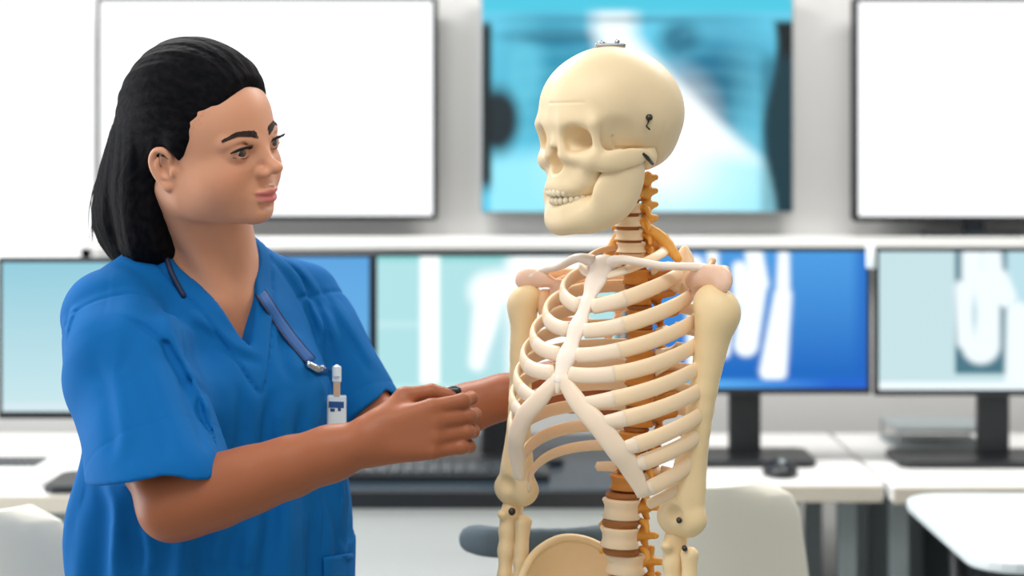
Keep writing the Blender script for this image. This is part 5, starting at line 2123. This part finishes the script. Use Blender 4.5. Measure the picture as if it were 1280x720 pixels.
p0 = on_cloth(421, 462, 0.008)
p0 = W(421, 462, min([float(on_cloth(x, y, 0)[1]) for x in (412, 421, 430) for y in (462, 480, 500, 520, 540)]) - 0.007)
bd = empty('id_badge', p0, label="clear badge holder with a white card clipped to the woman's scrub front", cat='badge')
right = tF * 0.35 + np.array([0.94, 0, 0]); right[2] = 0; right /= np.linalg.norm(right)
nrm = np.cross(sU, right); nrm = nrm if nrm[1] < 0 else -nrm
RB = np.stack([right, -nrm, sU], 1)
pc = lambda y: p0 + np.array([0, 0, -(y - 462) / 1000.0])
mb = MB(); mb.box(pc(468) - (0.006, 0.002, 0.010), pc(468) + (0.006, 0.002, 0.010), 0.0018, rot=RB)
mb.tube([pc(458), pc(470)], 0.0055, 12)
mb.build('clip', m_clear, bd, smooth=False)
mb = MB(); mb.box(pc(486) - (0.0045, 0.0012, 0.012), pc(486) + (0.0045, 0.0012, 0.012), 0.001, rot=RB); mb.build('strap_tab', m_tan, bd, smooth=False)
mb = MB(); mb.box(pc(524) - (0.0125, 0.0012, 0.030), pc(524) + (0.0125, 0.0012, 0.030), 0.0022, rot=RB); h_ = mb.build('card_holder', m_clear, bd, smooth=False)
mb = MB(); mb.box(pc(526) + nrm * 0.0014 - (0.0108, 0.0003, 0.024), pc(526) + nrm * 0.0014 + (0.0108, 0.0003, 0.024), 0.0002, rot=RB); mb.build('card', m_card, h_, smooth=False)
mb = MB()
for dx, dy, w_, hh in ((0.0, 506, 0.010, 0.004), (-0.005, 513, 0.003, 0.002), (0.004, 512, 0.002, 0.002)):
    c_ = pc(dy) + nrm * 0.0020 + right * dx
    mb.box(c_ - (w_, 0.0003, hh), c_ + (w_, 0.0003, hh), 0.0002, rot=RB)
mb.build('printed_band', m_cardblue, h_, smooth=False)

# pen held in the near hand
tip = W(573, 488.5, float(tipsR[0][0][2][1]) + 0.001)
dr = np.array([-1.0, 0.42, -0.10]); dr /= np.linalg.norm(dr)
pen = empty('pen', tip, label="short dark pen held between the woman's near thumb and fingers", cat='pen')
mb = MB(); mb.tube([tip, tip + dr * 0.012, tip + dr * 0.05], [0.0056, 0.0058, 0.0046], 14); mb.build('barrel', m_pen, pen)
mb = MB(); mb.tube([tip - dr * 0.0018, tip + dr * 0.0005], [0.0044, 0.0052], 12); mb.build('end_cap', m_pen, pen)
# ================================================================== camera, light
cam = bpy.data.cameras.new('camera')
co = bpy.data.objects.new('camera', cam)
COL.objects.link(co)
co.location = (0, 0, EYE)
co.rotation_euler = (math.radians(90), 0, 0)
cam.sensor_width = 36
cam.lens = 36 * FOCAL / 1280
cam.shift_y = -(360 - HOR) / 1280
cam.clip_start = 0.05
cam.dof.use_dof = True
cam.dof.focus_distance = 2.25
cam.dof.aperture_fstop = 3.6
bpy.context.scene.camera = co


def area(name, loc, size, rot, power, color=(1, 1, 1)):
    l = bpy.data.lights.new(name, 'AREA')
    l.shape = 'RECTANGLE'
    l.size, l.size_y = size
    l.energy = power
    l.color = color
    o = bpy.data.objects.new(name, l)
    COL.objects.link(o)
    o.location = loc
    o.rotation_euler = [math.radians(a) for a in rot]
    return o


# added key lamp inside the unseen side window, and unseen ceiling panels
area('window_key_light', (-2.45, 2.9, 1.7), (3.0, 1.6), (0, -90, 0), 70, (0.93, 0.97, 1.0))
area('ceiling_panel_light', (-0.9, 3.7, 2.72), (1.2, 0.6), (0, 0, 0), 46, (1.0, 0.985, 0.96))
area('ceiling_panel_light', (1.0, 3.7, 2.72), (1.2, 0.6), (0, 0, 0), 40, (1.0, 0.985, 0.96))
area('ceiling_panel_light', (-0.2, 1.2, 2.72), (1.8, 0.9), (0, 0, 0), 24, (1.0, 0.985, 0.96))
w = bpy.data.worlds.new('world')
bpy.context.scene.world = w
w.use_nodes = True
w.node_tree.nodes['Background'].inputs[0].default_value = (0.97, 0.985, 1.0, 1)
w.node_tree.nodes['Background'].inputs[1].default_value = 1.1
sc = bpy.context.scene
sc.view_settings.view_transform = 'Standard'
sc.view_settings.look = 'None'
sc.view_settings.exposure = 0.0
sc.view_settings.gamma = 1.0
sc.view_settings.use_curve_mapping = False
sc.cycles.max_bounces = 8
sc.cycles.use_denoising = True
